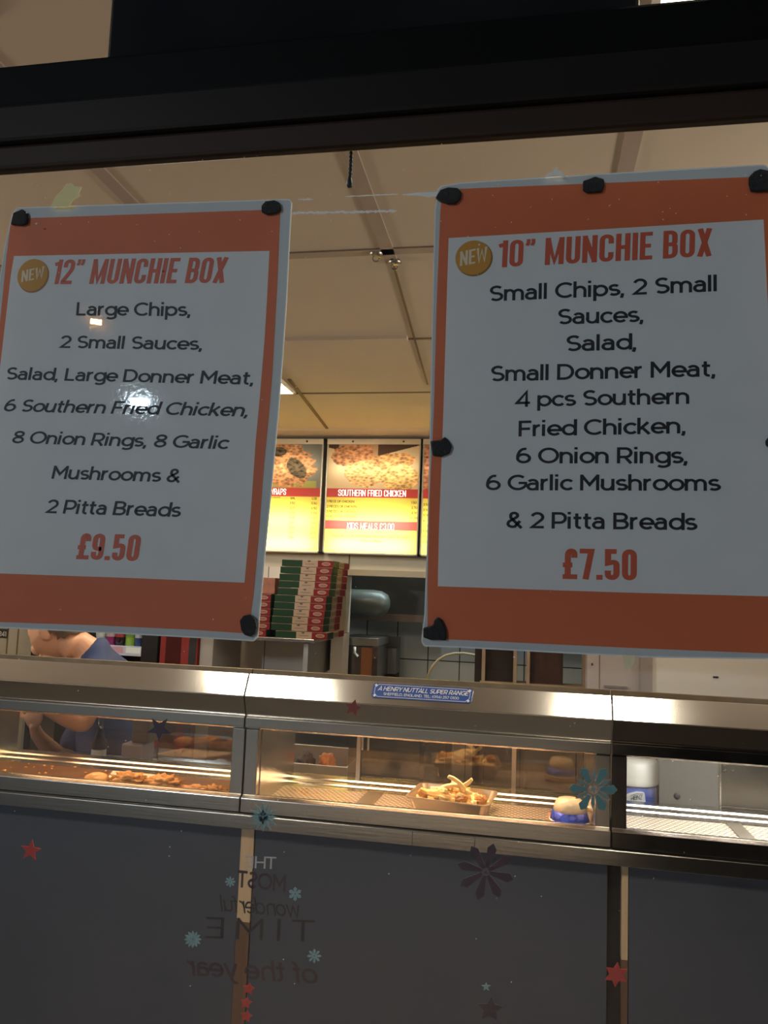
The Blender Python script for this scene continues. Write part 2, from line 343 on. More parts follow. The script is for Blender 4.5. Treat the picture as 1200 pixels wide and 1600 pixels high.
def _round_letters(t):
    """a geometric alphabet drawn as strokes: letter -> (advance, [(points, closed)])"""
    e = t / 2; X = .735; b = 1 - e; L = e; xo = X - e; ry = (X - t) / 2; my = X / 2
    def o(*p): return (list(p), False)
    def ring(cx, cy, rx, r2): return (arc(cx, cy, rx, r2, 0, 360, 28)[:-1], True)
    def esses(h, cx, rx):
        r = (h - t) / 4; return o(*(arc(cx, h - e - r, rx * .94, r, 35, 270, 14) + arc(cx, e + r, rx, r, 90, -145, 14)[1:]))
    arch = lambda x0, x1: arc((x0 + x1) / 2, xo - .235, (x1 - x0) / 2, .235, 180, 0, 12) + [(x1, 0)]
    G = {
     'a': (.66, [o(*([(.50, 0), (.50, .46)] + arc(.285, .46, .215, xo - .46, 0, 150, 9))), o(*([(.50, .425), (.26, .425)] + arc(.26, .245, .20, .18, 90, 270, 9) + arc(.30, .245, .20, .18, 270, 345, 5)))]),
     'b': (.73, [o((L, 0), (L, 1.02)), ring(.355, my, .287, ry)]), 'd': (.73, [o((.643, 0), (.643, 1.02)), ring(.355, my, .287, ry)]),
     'c': (.62, [o(*arc(.345, my, .285, ry, 42, 318, 18))]), 'e': (.69, [o(*([(.08, my - .01), (.625, my - .01)] + arc(.345, my, .283, ry, 6, 318, 20)))]),
     'f': (.42, [o(*([(.19, 0), (.19, .80)] + arc(.36, .80, .17, .155, 180, 80, 7))), o((.03, X - e), (.38, X - e))]),
     'g': (.73, [o(*([(.643, X), (.643, -.04)] + arc(.37, -.04, .273, .165, 0, -145, 9))), ring(.355, my, .287, ry)]),
     'h': (.70, [o((L, 0), (L, 1.02)), o(*arch(L, .56))]), 'i': (.26, [o((.08, 0), (.08, X)), o((.08, .87), (.08, 1.02))]),
     'k': (.63, [o((L, 0), (L, 1.02)), o((.50, X), (L, .26)), o((.22, .42), (.56, 0))]), 'l': (.25, [o((.08, 0), (.08, 1.02))]),
     'm': (1.06, [o((L, 0), (L, X)), o(*arch(L, .495)), o(*arch(.495, .925))]), 'n': (.70, [o((L, 0), (L, X)), o(*arch(L, .56))]),
     'o': (.72, [ring(.355, my, .29, ry)]), 'p': (.73, [o((L, -.27), (L, X)), ring(.355, my, .287, ry)]),
     'r': (.44, [o((L, 0), (L, X)), o(*([(L, .38)] + arc(.34, .38, .27, xo - .36, 180, 88, 8)))]),
     's': (.57, [esses(X, .28, .215)]), 't': (.46, [o(*([(.18, .93), (.18, .22)] + arc(.33, .22, .15, .155, 180, 290, 7))), o((.02, X - e), (.40, X - e))]),
     'u': (.70, [o(*([(L, X), (L, .29)] + arc(.3, .29, .235, .225, 180, 360, 12))), o((.56, 0), (.56, X))]),
     'w': (.94, [o((.04, X), (.23, .03), (.45, .66), (.67, .03), (.86, X))]), 'y': (.66, [o((.05, X), (.32, .04)), o((.59, X), (.27, -.13), (.18, -.20), (.05, -.20))]),
     'A': (.84, [o((.03, 0), (.40, .98), (.77, 0)), o((.15, .26), (.65, .26))]),
     'B': (.78, [o(*([(L, e), (.42, e)] + arc(.42, .29, .24, .29 - e, -90, 90, 9) + [(L, .515)])), o(*([(L, .515), (.40, .515)] + arc(.40, .725, .21, b - .725, -90, 90, 9) + [(L, b)])), o((L, 0), (L, 1))]),
     'C': (.88, [o(*arc(.49, .5, .425, .5 - e, 45, 315, 22))]), 'D': (.87, [o((L, 0), (L, 1)), o(*([(L, e), (.36, e)] + arc(.36, .5, .39, .5 - e, -90, 90, 16) + [(L, b)]))]),
     'E': (.71, [o((.62, e), (L, e), (L, b), (.62, b)), o((L, .51), (.57, .51))]), 'F': (.68, [o((L, 0), (L, b), (.61, b)), o((L, .48), (.55, .48))]),
     'G': (.93, [o(*(arc(.49, .5, .425, .5 - e, 48, 340, 22) + [(.87, .47), (.53, .47)]))]), 'H': (.86, [o((L, 0), (L, 1)), o((.70, 0), (.70, 1)), o((L, .51), (.70, .51))]),
     'I': (.27, [o((.08, 0), (.08, 1))]), 'K': (.80, [o((L, 0), (L, 1)), o((.65, 1), (L, .36)), o((.27, .57), (.70, 0))]), 'L': (.65, [o((L, 1), (L, e), (.58, e))]),
     'M': (.98, [o((L, 0), (L, 1)), o((.83, 0), (.83, 1)), o((L, .94), (.45, .36), (.83, .94))]), 'N': (.90, [o((L, 0), (L, 1)), o((.74, 0), (.74, 1)), o((L, .95), (.74, .05))]),
     'O': (1.02, [ring(.50, .5, .43, .5 - e)]), 'P': (.76, [o((L, 0), (L, 1)), o(*([(L, b), (.40, b)] + arc(.40, .645, .26, b - .645, 90, -90, 11) + [(L, .36)]))]),
     'R': (.79, [o((L, 0), (L, 1)), o(*([(L, b), (.40, b)] + arc(.40, .66, .25, b - .66, 90, -90, 11) + [(L, .39)])), o((.38, .39), (.66, 0))]),
     'S': (.73, [esses(1.0, .355, .275)]), 'T': (.76, [o((.38, 0), (.38, 1)), o((.02, b), (.74, b))]), 'U': (.85, [o(*([(L, 1), (L, .40)] + arc(.39, .40, .32, .40 - e, 180, 360, 13) + [(.71, 1)]))]),
     'V': (.82, [o((.03, 1), (.40, .03), (.77, 1))]), 'W': (1.15, [o((.03, 1), (.30, .03), (.56, .95), (.82, .03), (1.09, 1))]), 'Y': (.78, [o((.03, 1), (.38, .42), (.73, 1)), o((.38, .45), (.38, 0))]), 'X': (.80, [o((.06, 0), (.70, 1)), o((.06, 1), (.70, 0))]), 'Z': (.74, [o((.05, b), (.64, b), (.08, e), (.68, e))]),
     '0': (.80, [ring(.39, .5, .315, .5 - e)]), '1': (.40, [o((.22, 0), (.22, 1)), o((.22, .93), (.02, .82))]),
     '2': (.71, [o(*(arc(.34, .68, .26, b - .68, 165, -35, 11) + [(.09, e), (.66, e)]))]), '3': (.70, [o(*(arc(.32, .735, .23, b - .735, 150, -90, 11) + arc(.32, .29, .27, .5 - .29 + .02, 90, -150, 12)))]),
     '4': (.76, [o((.54, 0), (.54, .97), (.06, .26), (.72, .26))]), '5': (.71, [o(*([(.60, b), (.15, b), (.12, .52)] + arc(.34, .335, .27, .335 - e, 115, -145, 14)))]),
     '6': (.76, [ring(.375, .325, .29, .325 - e), o(*(arc(.42, .36, .335, b - .36, 180, 75, 9)))]), '7': (.68, [o((.03, b), (.58, b), (.22, 0))]),
     '8': (.74, [ring(.36, .275, .28, .275 - e + .01), ring(.36, .745, .24, b - .745)]), '9': (.76, [ring(.375, .675, .29, .675 - .5 + .10), o(*(arc(.33, .64, .335, .64 - e, 0, -105, 9)))]),
     '&': (.84, [o(*([(.74, 0), (.20, .64)] + arc(.365, .775, .17, .155, 190, -40, 12) + [(.12, .40)] + arc(.30, .265, .23, .265 - e, 150, 300, 9) + [(.66, .44)]))]),
     ',': (.26, [o((.09, .14), (.09, .02), (.04, -.14))]), '.': (.26, [o((.09, 0), (.09, .14))]), ':': (.26, [o((.09, 0), (.09, .14)), o((.09, .5), (.09, .64))]),
     '(': (.36, [o(*arc(.42, .44, .32, .60, 130, 230, 8))]), ')': (.36, [o(*arc(-.06, .44, .32, .60, 50, -50, 8))]), ' ': (.32, [])}
    return G
_sc = {}
def sans(s, bold=0.02):
    """lettering -> (2D verts with a layer number, faces); baseline y=0, capital height 1"""
    t = .118 + bold * .9; G = _sc.setdefault(t, _round_letters(t)); V = []; F = []; x = 0
    for ch in s:
        w, st = G[ch]
        for ly, (pts, closed) in enumerate(st):
            P = []
            for p in (Vector(q) for q in pts):
                if not P or (p - P[-1]).length > 1e-4: P.append(p)
            v, f = _strip(P, t, closed); k = len(V)
            V += [(p.x + x, p.y, ly) for p in v]; F += [tuple(i + k for i in q) for q in f]
        x += w
    x0 = min(p[0] for p in V)
    return [(p[0] - x0, p[1], p[2]) for p in V], F
def letter(name, glyph, p0, p1, up, mat, parent=None, shear=0.0, off=(0, 0, 0), mirror=False):
    """lay 2D lettering between the world points p0 and p1; up = vector of the capital height"""
    V, F = glyph; wd = max(p[0] for p in V); p0 = Vector(p0); ex = (Vector(p1) - p0) / wd; up = Vector(up); off = Vector(off)
    mb = MB(); vs = []
    nrm = ex.cross(up).normalized() * 2e-5
    for x, y, ly in V:
        xx = wd - x if mirror else x
        vs.append(mb.bm.verts.new(p0 + ex * (xx + shear * y) + up * y + off + nrm * ly))
    for f in F:
        try: mb.bm.faces.new([vs[i] for i in f])
        except ValueError: pass
    me = bpy.data.meshes.new(name); mb.bm.to_mesh(me); mb.bm.free(); me.materials.append(mat)
    o = bpy.data.objects.new(name, me); COL.objects.link(o)
    if parent is not None:
        o.parent = parent; o.matrix_parent_inverse = Matrix.Translation(-parent.location)
    return o
def pic(name, pl, glyph, x0, y0, x1, y1, cap, mat, parent, **k):
    """lettering read off the photo: baseline pixels and capital height, on the plane Y=pl"""
    a = at(x0, y0, Y=pl); b = at(x1, y1, Y=pl); xm, ym = (x0 + x1) / 2, (y0 + y1) / 2
    up = at(xm, ym - cap, Y=pl) - at(xm, ym, Y=pl); up = Vector((0, 0, up.z))
    return letter(name, glyph, a, b, up, mat, parent, **k)

# ================================================================== SETTING
RX0, RX1, YB, ZC, YW = -3.6, 2.0, 4.45, 2.45, 0.70
struct(box('floor', (RX0, RX1, YW, 5.3, -0.1, 0.0), floor_m))
struct(box('pavement', (-14, 14, -16, YW - 0.1, -0.2, -0.1), pm('pavement_slab', (0.36, 0.31, 0.26), 0.7, var=0.2, vscale=3)))
struct(box('ceiling', (RX0, RX1, YW, 5.3, ZC, ZC + 0.1), ceil_m))
struct(box('wall_left', (RX0 - 0.1, RX0, YW, 5.3, 0, ZC), wall_grey))
struct(box('wall_right', (RX1, RX1 + 0.1, YW, 5.3, 0, ZC), wall_grey))
# back wall with a kitchen hatch
HX0, HX1, HZ0, HZ1 = -1.055, 0.33, 0.88, 1.665
mb = MB()
mb.box(RX0, HX0, YB, YB + 0.1, 0, HZ1, tile_warm).box(HX1, RX1, YB, YB + 0.1, 0, HZ1, tile_warm)
mb.box(HX0, HX1, YB, YB + 0.1, 0, HZ0, tile_warm).box(RX0, RX1, YB, YB + 0.1, HZ1, ZC, wall_cream)
struct(mb.build('wall_back'))
struct(box('wall_kitchen', (RX0, RX1, 5.2, 5.3, 0, ZC), tile_m))
mb = MB().box(HX0 - 0.035, HX0 + 0.012, YB - 0.02, YB + 0.1, HZ0, HZ1 + 0.03).box(HX0, HX1, YB - 0.02, YB + 0.1, HZ1 - 0.035, HZ1)
struct(mb.build('trim_1', pm('hatch_trim', (0.42, 0.36, 0.27), 0.5, var=0.1)))
mb = MB()
s1 = at(546, 870, Y=YB).x
mb.box(s1 - 0.003, s1 + 0.003, YB - 0.003, YB, HZ1, 1.80)
struct(mb.build('trim_2', line_m))
# ceiling grid
def gridline(name, a, b, w, m, ext=0):
    a = Vector(a); b = Vector(b); d = (b - a).normalized(); a -= d * ext; b += d * ext; n = Vector((-d.y, d.x, 0)) * w / 2; mb_ = MB()
    mb_.prism([a + n, b + n, b - n, a - n], (0, 0, -0.004)); return struct(mb_.build(name, m))
def cz(px, py): p = at(px, py, Z=ZC); return Vector((p.x, p.y, ZC))
gridline('trim_3', (-0.945, YW, ZC), cz(260, 370), 0.034, bar_m)
gridline('trim_4', (-0.372, YW, ZC), cz(613, 410), 0.034, bar_m)
gridline('trim_5', (0.18, YW, ZC), (0.185, 1.95, ZC), 0.034, bar_m)
gridline('trim_6', (RX0, 1.95, ZC), (RX1, 1.95, ZC), 0.034, bar_m)
gridline('trim_7', cz(612, 402), cz(668, 600), 0.007, line_m, 0.0)
gridline('trim_8', (RX0, 2.668, ZC), (RX1, 2.668, ZC), 0.010, line_m)
gridline('trim_9', (RX0, 3.412, ZC), (RX1, 3.412, ZC), 0.010, line_m)
gridline('trim_10', cz(452, 592), cz(521, 682), 0.016, line_m)
# coving where the ceiling meets the back wall
mb = MB(); mb.prism([(RX0, 4.18, ZC), (RX0, 4.20, ZC - 0.012), (RX0, YB, ZC - 0.02), (RX0, YB, ZC)], (RX1 - RX0, 0, 0))
struct(mb.build('trim_11', ceil_m))
# slightly dropped edge of a ceiling board that catches the light
p = at(445, 536, Z=ZC); q = at(640, 533, Z=ZC)
mb = MB().box(p.x - .8, q.x, 2.63, 2.665, ZC - 0.012, ZC); struct(mb.build('trim_12', ceil_m))

# shop window: frame, pane, fanlight
WX0, WX1, SILL, TR0, TR1 = -2.9, 0.335, 0.55, 1.977, 2.094
win = MB()
win.box(-3.1, WX0, 0.62, 0.80, 0, ZC, frame_black).box(WX1, RX1, 0.62, 0.80, 0, ZC, frame_black).box(WX0, WX1, 0.62, 0.80, 0, SILL, frame_black)
win.box(RX0, -3.1, 0.66, 0.76, 0, ZC, wall_grey)
win = struct(win.build('window_1'))
mb = MB()
mb.box(WX0, WX1, 0.690, 0.704, TR0, 2.004, frame_brown).box(WX0, WX1, 0.684, 0.73, 2.004, 2.046, pm('frame_black_lighter', (0.011, 0.0095, 0.009), 0.4, spec=.2)).box(WX0, WX1, 0.689, 0.73, 2.046, TR1, frame_black)  # brown lower band, slightly lighter black in the middle, black on top
mb.build('transom', None, win, bevel=0.004)
glass = glass_mat('shop_window_glass', (0.96, 0.97, 0.97), 0.016, smear=0.003, sscale=9)
box('glass_pane', (WX0, WX1, 0.6985, 0.7015, SILL, TR0), glass, win)
box('fanlight_pane', (WX0, WX1, 0.6985, 0.7015, TR1, ZC), glass, win)
a = at(165, 100, Y=0.705); b = at(1000, 35, Y=0.705)
sb = thing('sign_box', ((a.x + b.x) / 2, 0.72, TR1), 'black box standing on the window transom behind the fanlight', 'sign box')
box('casing', (a.x, b.x, 0.705, 0.78, TR1, 2.44), pm('black_box_paint', (0.002, 0.0024, 0.004), 0.6, spec=.05), sb, 0.004)

# ================================================================== CEILING LIGHTS
lite = emit('light_diffuser', (1.0, 0.90, 0.72), 5.0)
def ceiling_light(x0, x1, y0, y1, label):
    t = thing('ceiling_light', ((x0 + x1) / 2, (y0 + y1) / 2, ZC), label, 'ceiling light', 'ceiling light panels')
    m = MB()
    for bx in ((x0, x1, y0, y0 + .012), (x0, x1, y1 - .012, y1), (x0, x0 + .012, y0, y1), (x1 - .012, x1, y0, y1)): m.box(*bx, ZC - 0.012, ZC)
    m.build('frame', white_plastic, t); box('diffuser', (x0 + .012, x1 - .012, y0 + .012, y1 - .012, ZC - 0.009, ZC - 0.001), lite, t)
ceiling_light(-1.66, -1.075, 2.70, 3.39, 'square ceiling light panel behind the left poster, near the menu boards')
ceiling_light(-1.42, -0.87, 0.78, 1.035, 'ceiling light panel above the shop window, to the left')
ceiling_light(0.165, 0.54, 0.78, 1.15, 'ceiling light panel above the shop window, to the right')
for (px, py, lab) in ((588, 394, 'small metal ceiling hook beside the grid crossing, left of its pair'), (617, 407, 'small metal ceiling hook at the grid crossing, right of its pair')):
    p = cz(px, py); t = thing('ceiling_hook', p, lab, 'hook', 'ceiling hooks')
    MB().lathe([(0.016, 0), (0.018, -0.006), (0.008, -0.012)], p, seg=16).build('base_plate', steel_dull, t)
    MB().tube([p + Vector((0.009 * math.cos(k / 12 * 2 * PI * .8), 0, -0.018 - 0.009 * math.sin(k / 12 * 2 * PI * .8))) for k in range(13)], 0.0022, 6).build('hook_ring', steel_dull, t)

# ================================================================== RANGE (hot display counter)
YF = 1.95
J1, J2 = -0.713, 0.200
LEFT, RIGHT = -1.63, 1.12
disp_glass = glass_mat('cabinet_glass', (0.95, 0.95, 0.94), 0.03, smear=0.005, sscale=22)
rear_glass = glass_mat('rear_door_glass', (0.62, 0.56, 0.48), 0.12, smear=0.010, rough=0.03)
rear_clear = glass_mat('rear_clear_glass', (0.86, 0.88, 0.9), 0.05, smear=0.003)
rear_steel = pm('rear_door_steel', (0.13, 0.125, 0.115), 0.25, 0.9, var=0.2, vscale=14, rvar=0.1)
def prof(pts, x0, x1, mb): mb.prism([(x0, y, z) for y, z in pts], (x1 - x0, 0, 0)); return mb
def unit(x0, x1, label, lampcol, power, plate, frame):
    g = 0.0015; a, b = x0 + g, x1 - g; xm = (a + b) / 2
    t = thing('hot_display_cabinet', (xm, 2.1, 0.935), label, 'display cabinet', 'heated display cabinets on the counter')
    prof([(1.945, 0.975), (1.945, 1.010), (1.957, 1.0165), (1.985, 1.012), (1.985, 0.975)], a, b, MB()).build('front_fascia', frame, t, 0.0015)
    prof([(1.962, 1.180), (1.948, 1.186), (1.948, 1.211), (1.958, 1.2145), (1.985, 1.2145), (1.985, 1.180)], a, b, MB()).build('lower_canopy_band', frame, t, 0.0012)
    prof([(1.955, 1.2145), (1.932, 1.266), (1.936, 1.268), (1.985, 1.268), (1.985, 1.2145)], a, b, MB()).build('canopy_front', frame, t, 0.001)
    prof([(1.934, 1.267), (1.9625, 1.3205), (1.985, 1.3205), (1.985, 1.267)], a, b, MB()).build('canopy_hood', hood_steel, t, 0.001)
    prof([(1.985, 1.300), (1.985, 1.318), (2.34, 1.268), (2.34, 1.252)], a, b, MB()).build('canopy_top', steel_dirty, t)
    box('rear_upstand', (a, b, 1.986, 2.000, 1.317, 1.3295), steel_dirty, t)
    for s, (p0, p1) in enumerate(((a, a + 0.034), (b - 0.034, b))):
        box('corner_post', (p0, p1, 1.958, 1.985, 1.012, 1.180), frame, t, 0.002)
        sx = (a + 0.028, a + 0.036) if s == 0 else (b - 0.036, b - 0.028)
        box('side_panel', (*sx, 1.985, 2.285, 0.975, 1.256), steel, t)
    a2, b2 = a + 0.036, b - 0.036
    box('floor_plate', (a2, b2, 1.985, 2.235, 0.975, 0.985), plate, t)
    prof([(2.235, 0.975), (2.200, 0.9852), (2.232, 0.987), (2.236, 0.992), (2.262, 0.9935), (2.266, 0.999), (2.30, 1.000), (2.30, 0.975)], a2, b2, MB()).build('back_rail', steel, t, 0.001)
    box('base_box', (a2, b2, 1.985, 2.315, 0.935, 0.974), steel_dull, t)
    box('front_glass', (a2, b2, 1.966, 1.970, 1.012, 1.182), disp_glass, t)
    lm = emit('lamp_' + frame.name + plate.name, lampcol, 5)
    fx = MB().box(a2 + 0.03, b2 - 0.03, 2.05, 2.15, 1.266, 1.275); fx.build('lamp_reflector', white_plastic, t)
    MB().tube([(a2 + 0.06, 2.10, 1.257), (b2 - 0.06, 2.10, 1.257)], 0.006, 10).build('heat_lamp', lm, t)
    l = area('heat_light', (0, 0, 0.314), (0.0, 0, 0), (b2 - a2) * 0.8, 0.05, power, lampcol, t)
    return t, a2, b2
plain_plate = pm('fried_brown_plate', (0.33, 0.19, 0.11), 0.35, 0.7, var=0.4, vscale=18)
UL, la, lb = unit(LEFT, J1, 'left heated display cabinet with a plain brown tray floor and fried pieces', (1.0, 0.55, 0.28), 2.6, plain_plate, steel)
UM, ma_, mb_ = unit(J1, J2, 'middle heated display cabinet with the blue maker plate on its hood', (1.0, 0.57, 0.31), 4.4, perf_m, steel)
UR, ra, rb = unit(J2, RIGHT, 'right display cabinet with fascia darkened like a reflection and white light inside', (1.0, 0.91, 0.80), 9.0, perf_m, steel_dark)  # darker frame steel carries the dark wall's reflection in its colour
# loose bars across the perforated floors
def floor_bar(t, px0, py0, px1, py1, w):
    p = at(px0, py0, Z=0.9862); q = at(px1, py1, Z=0.9862); d = (p - q).normalized(); n = Vector((-d.y, d.x, 0)) * w / 2
    p = p + d * ((2.20 - p.y) / d.y); q = q + d * ((1.99 - q.y) / d.y)
    MB().prism([p + n, q + n, q - n, p - n], (0, 0, 0.003)).build('floor_bar', steel_dull, t)
floor_bar(UM, 590, 1236, 568, 1258, 0.045); floor_bar(UR, 1145, 1287, 1168, 1310, 0.035)
# rear openings: sliding doors
YR0 = 2.302
def rear(t, x0, x1, mat, name='rear_door', y=YR0):
    f = box(name, (x0, x1, y, y + 0.005, 0.999, 1.24), mat, t); return f
xr = lambda px: at(px, 1190, Y=YR0).x
rear(UL, la, xr(243), rear_clear, 'rear_pane'); rear(UL, xr(243), lb, rear_glass, y=YR0 + .007)
rear(UM, xr(543), xr(662), rear_glass, y=YR0 + 0.007); rear(UM, xr(655), xr(805), rear_glass); rear(UM, xr(800), mb_, rear_glass, y=YR0 + 0.007)
for px in (560, 803): box('door_edge', (xr(px) - 0.006, xr(px) + 0.006, YR0 - 0.004, YR0 + 0.014, 0.999, 1.24), steel_dull, UM)
for px in (566, 575): box('handle_or_streak', (xr(px) - 0.003, xr(px) + 0.003, YR0 - 0.006, YR0 + 0.002, 1.08, 1.17), steel, UM)  # two bright bars stand in for lamp streaks mirrored in the door
pan = rear(UR, xr(1030), xr(1125), pm('grey_door_panel', (0.045, 0.044, 0.042), 0.5, 0.0))
hole = at(1058, 1244, Y=YR0)
MB().lathe([(0.0, -0.001), (0.009, -0.001), (0.009, 0.0)], (hole.x, YR0, hole.z), 'Y', 16, cap=False).build('finger_hole', black_gap, pan)
rear(UR, xr(1123), rb, rear_steel, y=YR0 + .007); rear(UR, ra, xr(1030), rear_clear, 'rear_pane', y=YR0 + 0.007)
box('door_edge', (xr(1125) - 0.002, xr(1125) + 0.002, YR0 - 0.003, YR0 + 0.012, 0.999, 1.24), steel, UR)
box('handle_or_streak', (xr(1139) - 0.008, xr(1139) + 0.008, YR0 - 0.002, YR0 + 0.006, 1.14, 1.20), pm('clear_handle', (0.7, 0.7, 0.66), 0.2), UR)

# counter body under the cabinets
tr = thing('counter_trim', (-0.25, 1.96, 0.933), 'long stainless trim strip running under the three display cabinets', 'trim strip')
prof([(1.950, 0.933), (1.950, 0.966), (1.954, 0.970), (1.985, 0.970), (1.985, 0.933)], LEFT, RIGHT, MB()).build('trim_strip', steel, tr, 0.0012)
for px in (644, 742):
    x = at(px, 1318, Y=YF).x; box('joint_line', (x - 0.0008, x + 0.0008, 1.9492, 1.952, 0.934, 0.967), steel_dark, tr)
cb = thing('counter_cabinet', (-0.25, 2.15, 0), 'navy fronted counter body carrying the three display cabinets', 'counter')
box('carcass', (LEFT, RIGHT, 1.992, 2.34, 0.09, 0.932), black_gap, cb); box('shadow_gap', (LEFT, RIGHT, 1.960, 1.984, 0.9703, 0.9748), black_gap, cb)
xs1 = at(377, 1320, Y=1.972).x; xs1b = at(397, 1320, Y=1.972).x; xs2 = at(957, 1400, Y=1.972).x; xs2b = at(971, 1400, Y=1.972).x; xs2c = at(981, 1400, Y=1.972).x
def panel(x0, x1): return box('front_panel', (x0, x1, 1.970, 1.990, 0.09, 0.932), laminate_navy, cb, 0.001)
panel(LEFT, xs1 - 0.001); panel(xs1b + 0.003, xs2 - 0.012); panel(xs2c + 0.002, RIGHT)
def strip(x0, x1, zsplit):  # strip in two tones, darker brown below the split
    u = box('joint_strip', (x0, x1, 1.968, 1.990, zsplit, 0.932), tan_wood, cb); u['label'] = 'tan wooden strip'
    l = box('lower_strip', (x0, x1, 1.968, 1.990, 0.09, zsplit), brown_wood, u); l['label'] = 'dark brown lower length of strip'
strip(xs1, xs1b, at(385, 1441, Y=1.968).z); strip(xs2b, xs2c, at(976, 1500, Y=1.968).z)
tag(box('plinth', (LEFT, RIGHT, 2.02, 2.30, 0.0, 0.085), black_gap), 'black recessed plinth along the foot of the counter', 'plinth')
# nameplate on the hood of the middle cabinet
def slope(px, py):
    """point on the slanted hood face"""
    n = Vector((0, -0.0535, 0.0285)).normalized(); p0 = Vector((0, 1.934, 1.267)); v = Vector((px - 600, py - 800, FPX)); d = Vector((AX.dot(v), AY.dot(v), AZ.dot(v)))
    return CAM + d * ((p0 - CAM).dot(n) / d.dot(n)), n
blue = pm('enamel_blue', (0.012, 0.075, 0.36), 0.35, coat=0.3); whitep = pm('white_print', (0.78, 0.78, 0.78), 0.5)
npl = thing('maker_plate', slope(659, 1084)[0], 'blue enamel maker plate with white lettering on the middle cabinet hood', 'nameplate')
q = [slope(*c)[0] for c in ((580, 1090), (584, 1067.5), (740, 1077), (736, 1099.5))]; nn = slope(600, 1080)[1]
def lerp2(u, v): return (q[0] * (1 - u) + q[3] * u) * (1 - v) + (q[1] * (1 - u) + q[2] * u) * v
rc = [lerp2(u, v) + nn * 0.0006 for u, v in ((.02, 0), (.98, 0), (1, .12), (1, .88), (.98, 1), (.02, 1), (0, .88), (0, .12))]
MB().prism(rc, nn * 0.002).build('plate', blue, npl)
def seg2(pts, w, off=0.0028):
    m = MB()
    for i in range(len(pts)):
        A, B = Vector(pts[i]), Vector(pts[(i + 1) % len(pts)]); d = (B - A).normalized(); n = nn.cross(d) * w / 2
        m.face([A + n + nn * off, B + n + nn * off, B - n + nn * off, A - n + nn * off])
    return m
seg2([lerp2(u, v) for u, v in ((.06, .08), (.94, .08), (.975, .3), (.975, .7), (.94, .92), (.06, .92), (.025, .7), (.025, .3))], 0.0011).build('border_line', whitep, npl)
for u, v in ((.032, .15), (.968, .15), (.032, .85), (.968, .85)):
    m = MB(); c = lerp2(u, v) + nn * 0.0029; ex = (q[3] - q[0]).normalized() * 0.004; ey = nn.cross(ex).normalized() * 0.004
    m.face([c + ex, c + ey, c - ex, c - ey]); m.build('corner_ornament', whitep, npl)

upv = (q[1] - q[0])
letter('main_lettering', sans('A HENRY NUTTALL SUPER RANGE', 0.035), lerp2(.055, .50), lerp2(.955, .50), upv * 0.30, whitep, npl, shear=0.25, off=nn * 0.0029)
letter('address_lettering', sans('SHEFFIELD, ENGLAND. TEL: (0114) 257 0100', 0.02), lerp2(.12, .20), lerp2(.875, .20), upv * 0.18, whitep, npl, off=nn * 0.0029)

# ================================================================== MENU LIGHT BOXES
import array
print_lit = attr_mat('backlit_print', 0.35, 0.75)
MZ0, MZ1, MY = 1.750, 2.418, 4.33
def nz(x, y, s, k=0): return noise.fractal(Vector((x * s, y * s, k * 5.3)), 0.7, 2.1, 5)
def crumbly(col, u, v, k):
    c = noise.cell(Vector((u * 26, v * 26, k))); d = noise.voronoi(Vector((u * 24, v * 24, k)))[0]
    f = 0.42 + 1.3 * min(1, d[0] * 1.2) ** 1.3 + 0.45 * nz(u, v, 10, k); return tuple(max(0, x * f) for x in col)
def ell(u, v, cu, cv, a, b, ang, wob=0.06, k=0):
    du, dv = u - cu, v - cv; c, s = math.cos(ang), math.sin(ang); x = (du * c + dv * s) / a; y = (-du * s + dv * c) / b
    return x * x + y * y < 1 + wob * 3 * nz(u, v, 9, k)
def chicken_pic(u, v):
    if ell(u, v, .80, .23, .21, .27, 0, k=4): return crumbly((.80, .50, .20), u, v, 4)
    if ell(u, v, .40, .30, .21, .27, .35, k=2): return crumbly((.78, .46, .20), u, v, 2)
    if ell(u, v, .68, .55, .30, .17, .35, k=3): return crumbly((.62, .32, .13), u, v, 3)
    if ell(u, v, .27, .70, .22, .27, -.5, k=1): return crumbly((.50, .22, .10), u, v, 1)
    if v > .62 + .5 * abs(u - .45): return (.10, .05, .03) if (u < .12 or u > .55) else (.55, .32, .18)
    return (.80, .60, .36)
def kebab_pic(u, v):
    if ell(u, v, .72, .40, .10, .22, .3, k=7) or ell(u, v, .48, .75, .12, .1, .3, k=9): return tuple(.12 * (1 + nz(u, v, 20)) * c for c in (1, .7, .4))
    if ell(u, v, .58, .50, .34, .48, .25, .1, k=6): return crumbly((.55, .26, .12), u, v, 6)
    if v < .14 and u < .95: return (.45, .42, .12)
    return (.26, .25, .21)
def wrap3_pic(u, v): return crumbly((.5, .22, .12), u, v, 8)
YEL = (0.90, 0.74, 0.14); RED = (0.62, 0.08, 0.075)
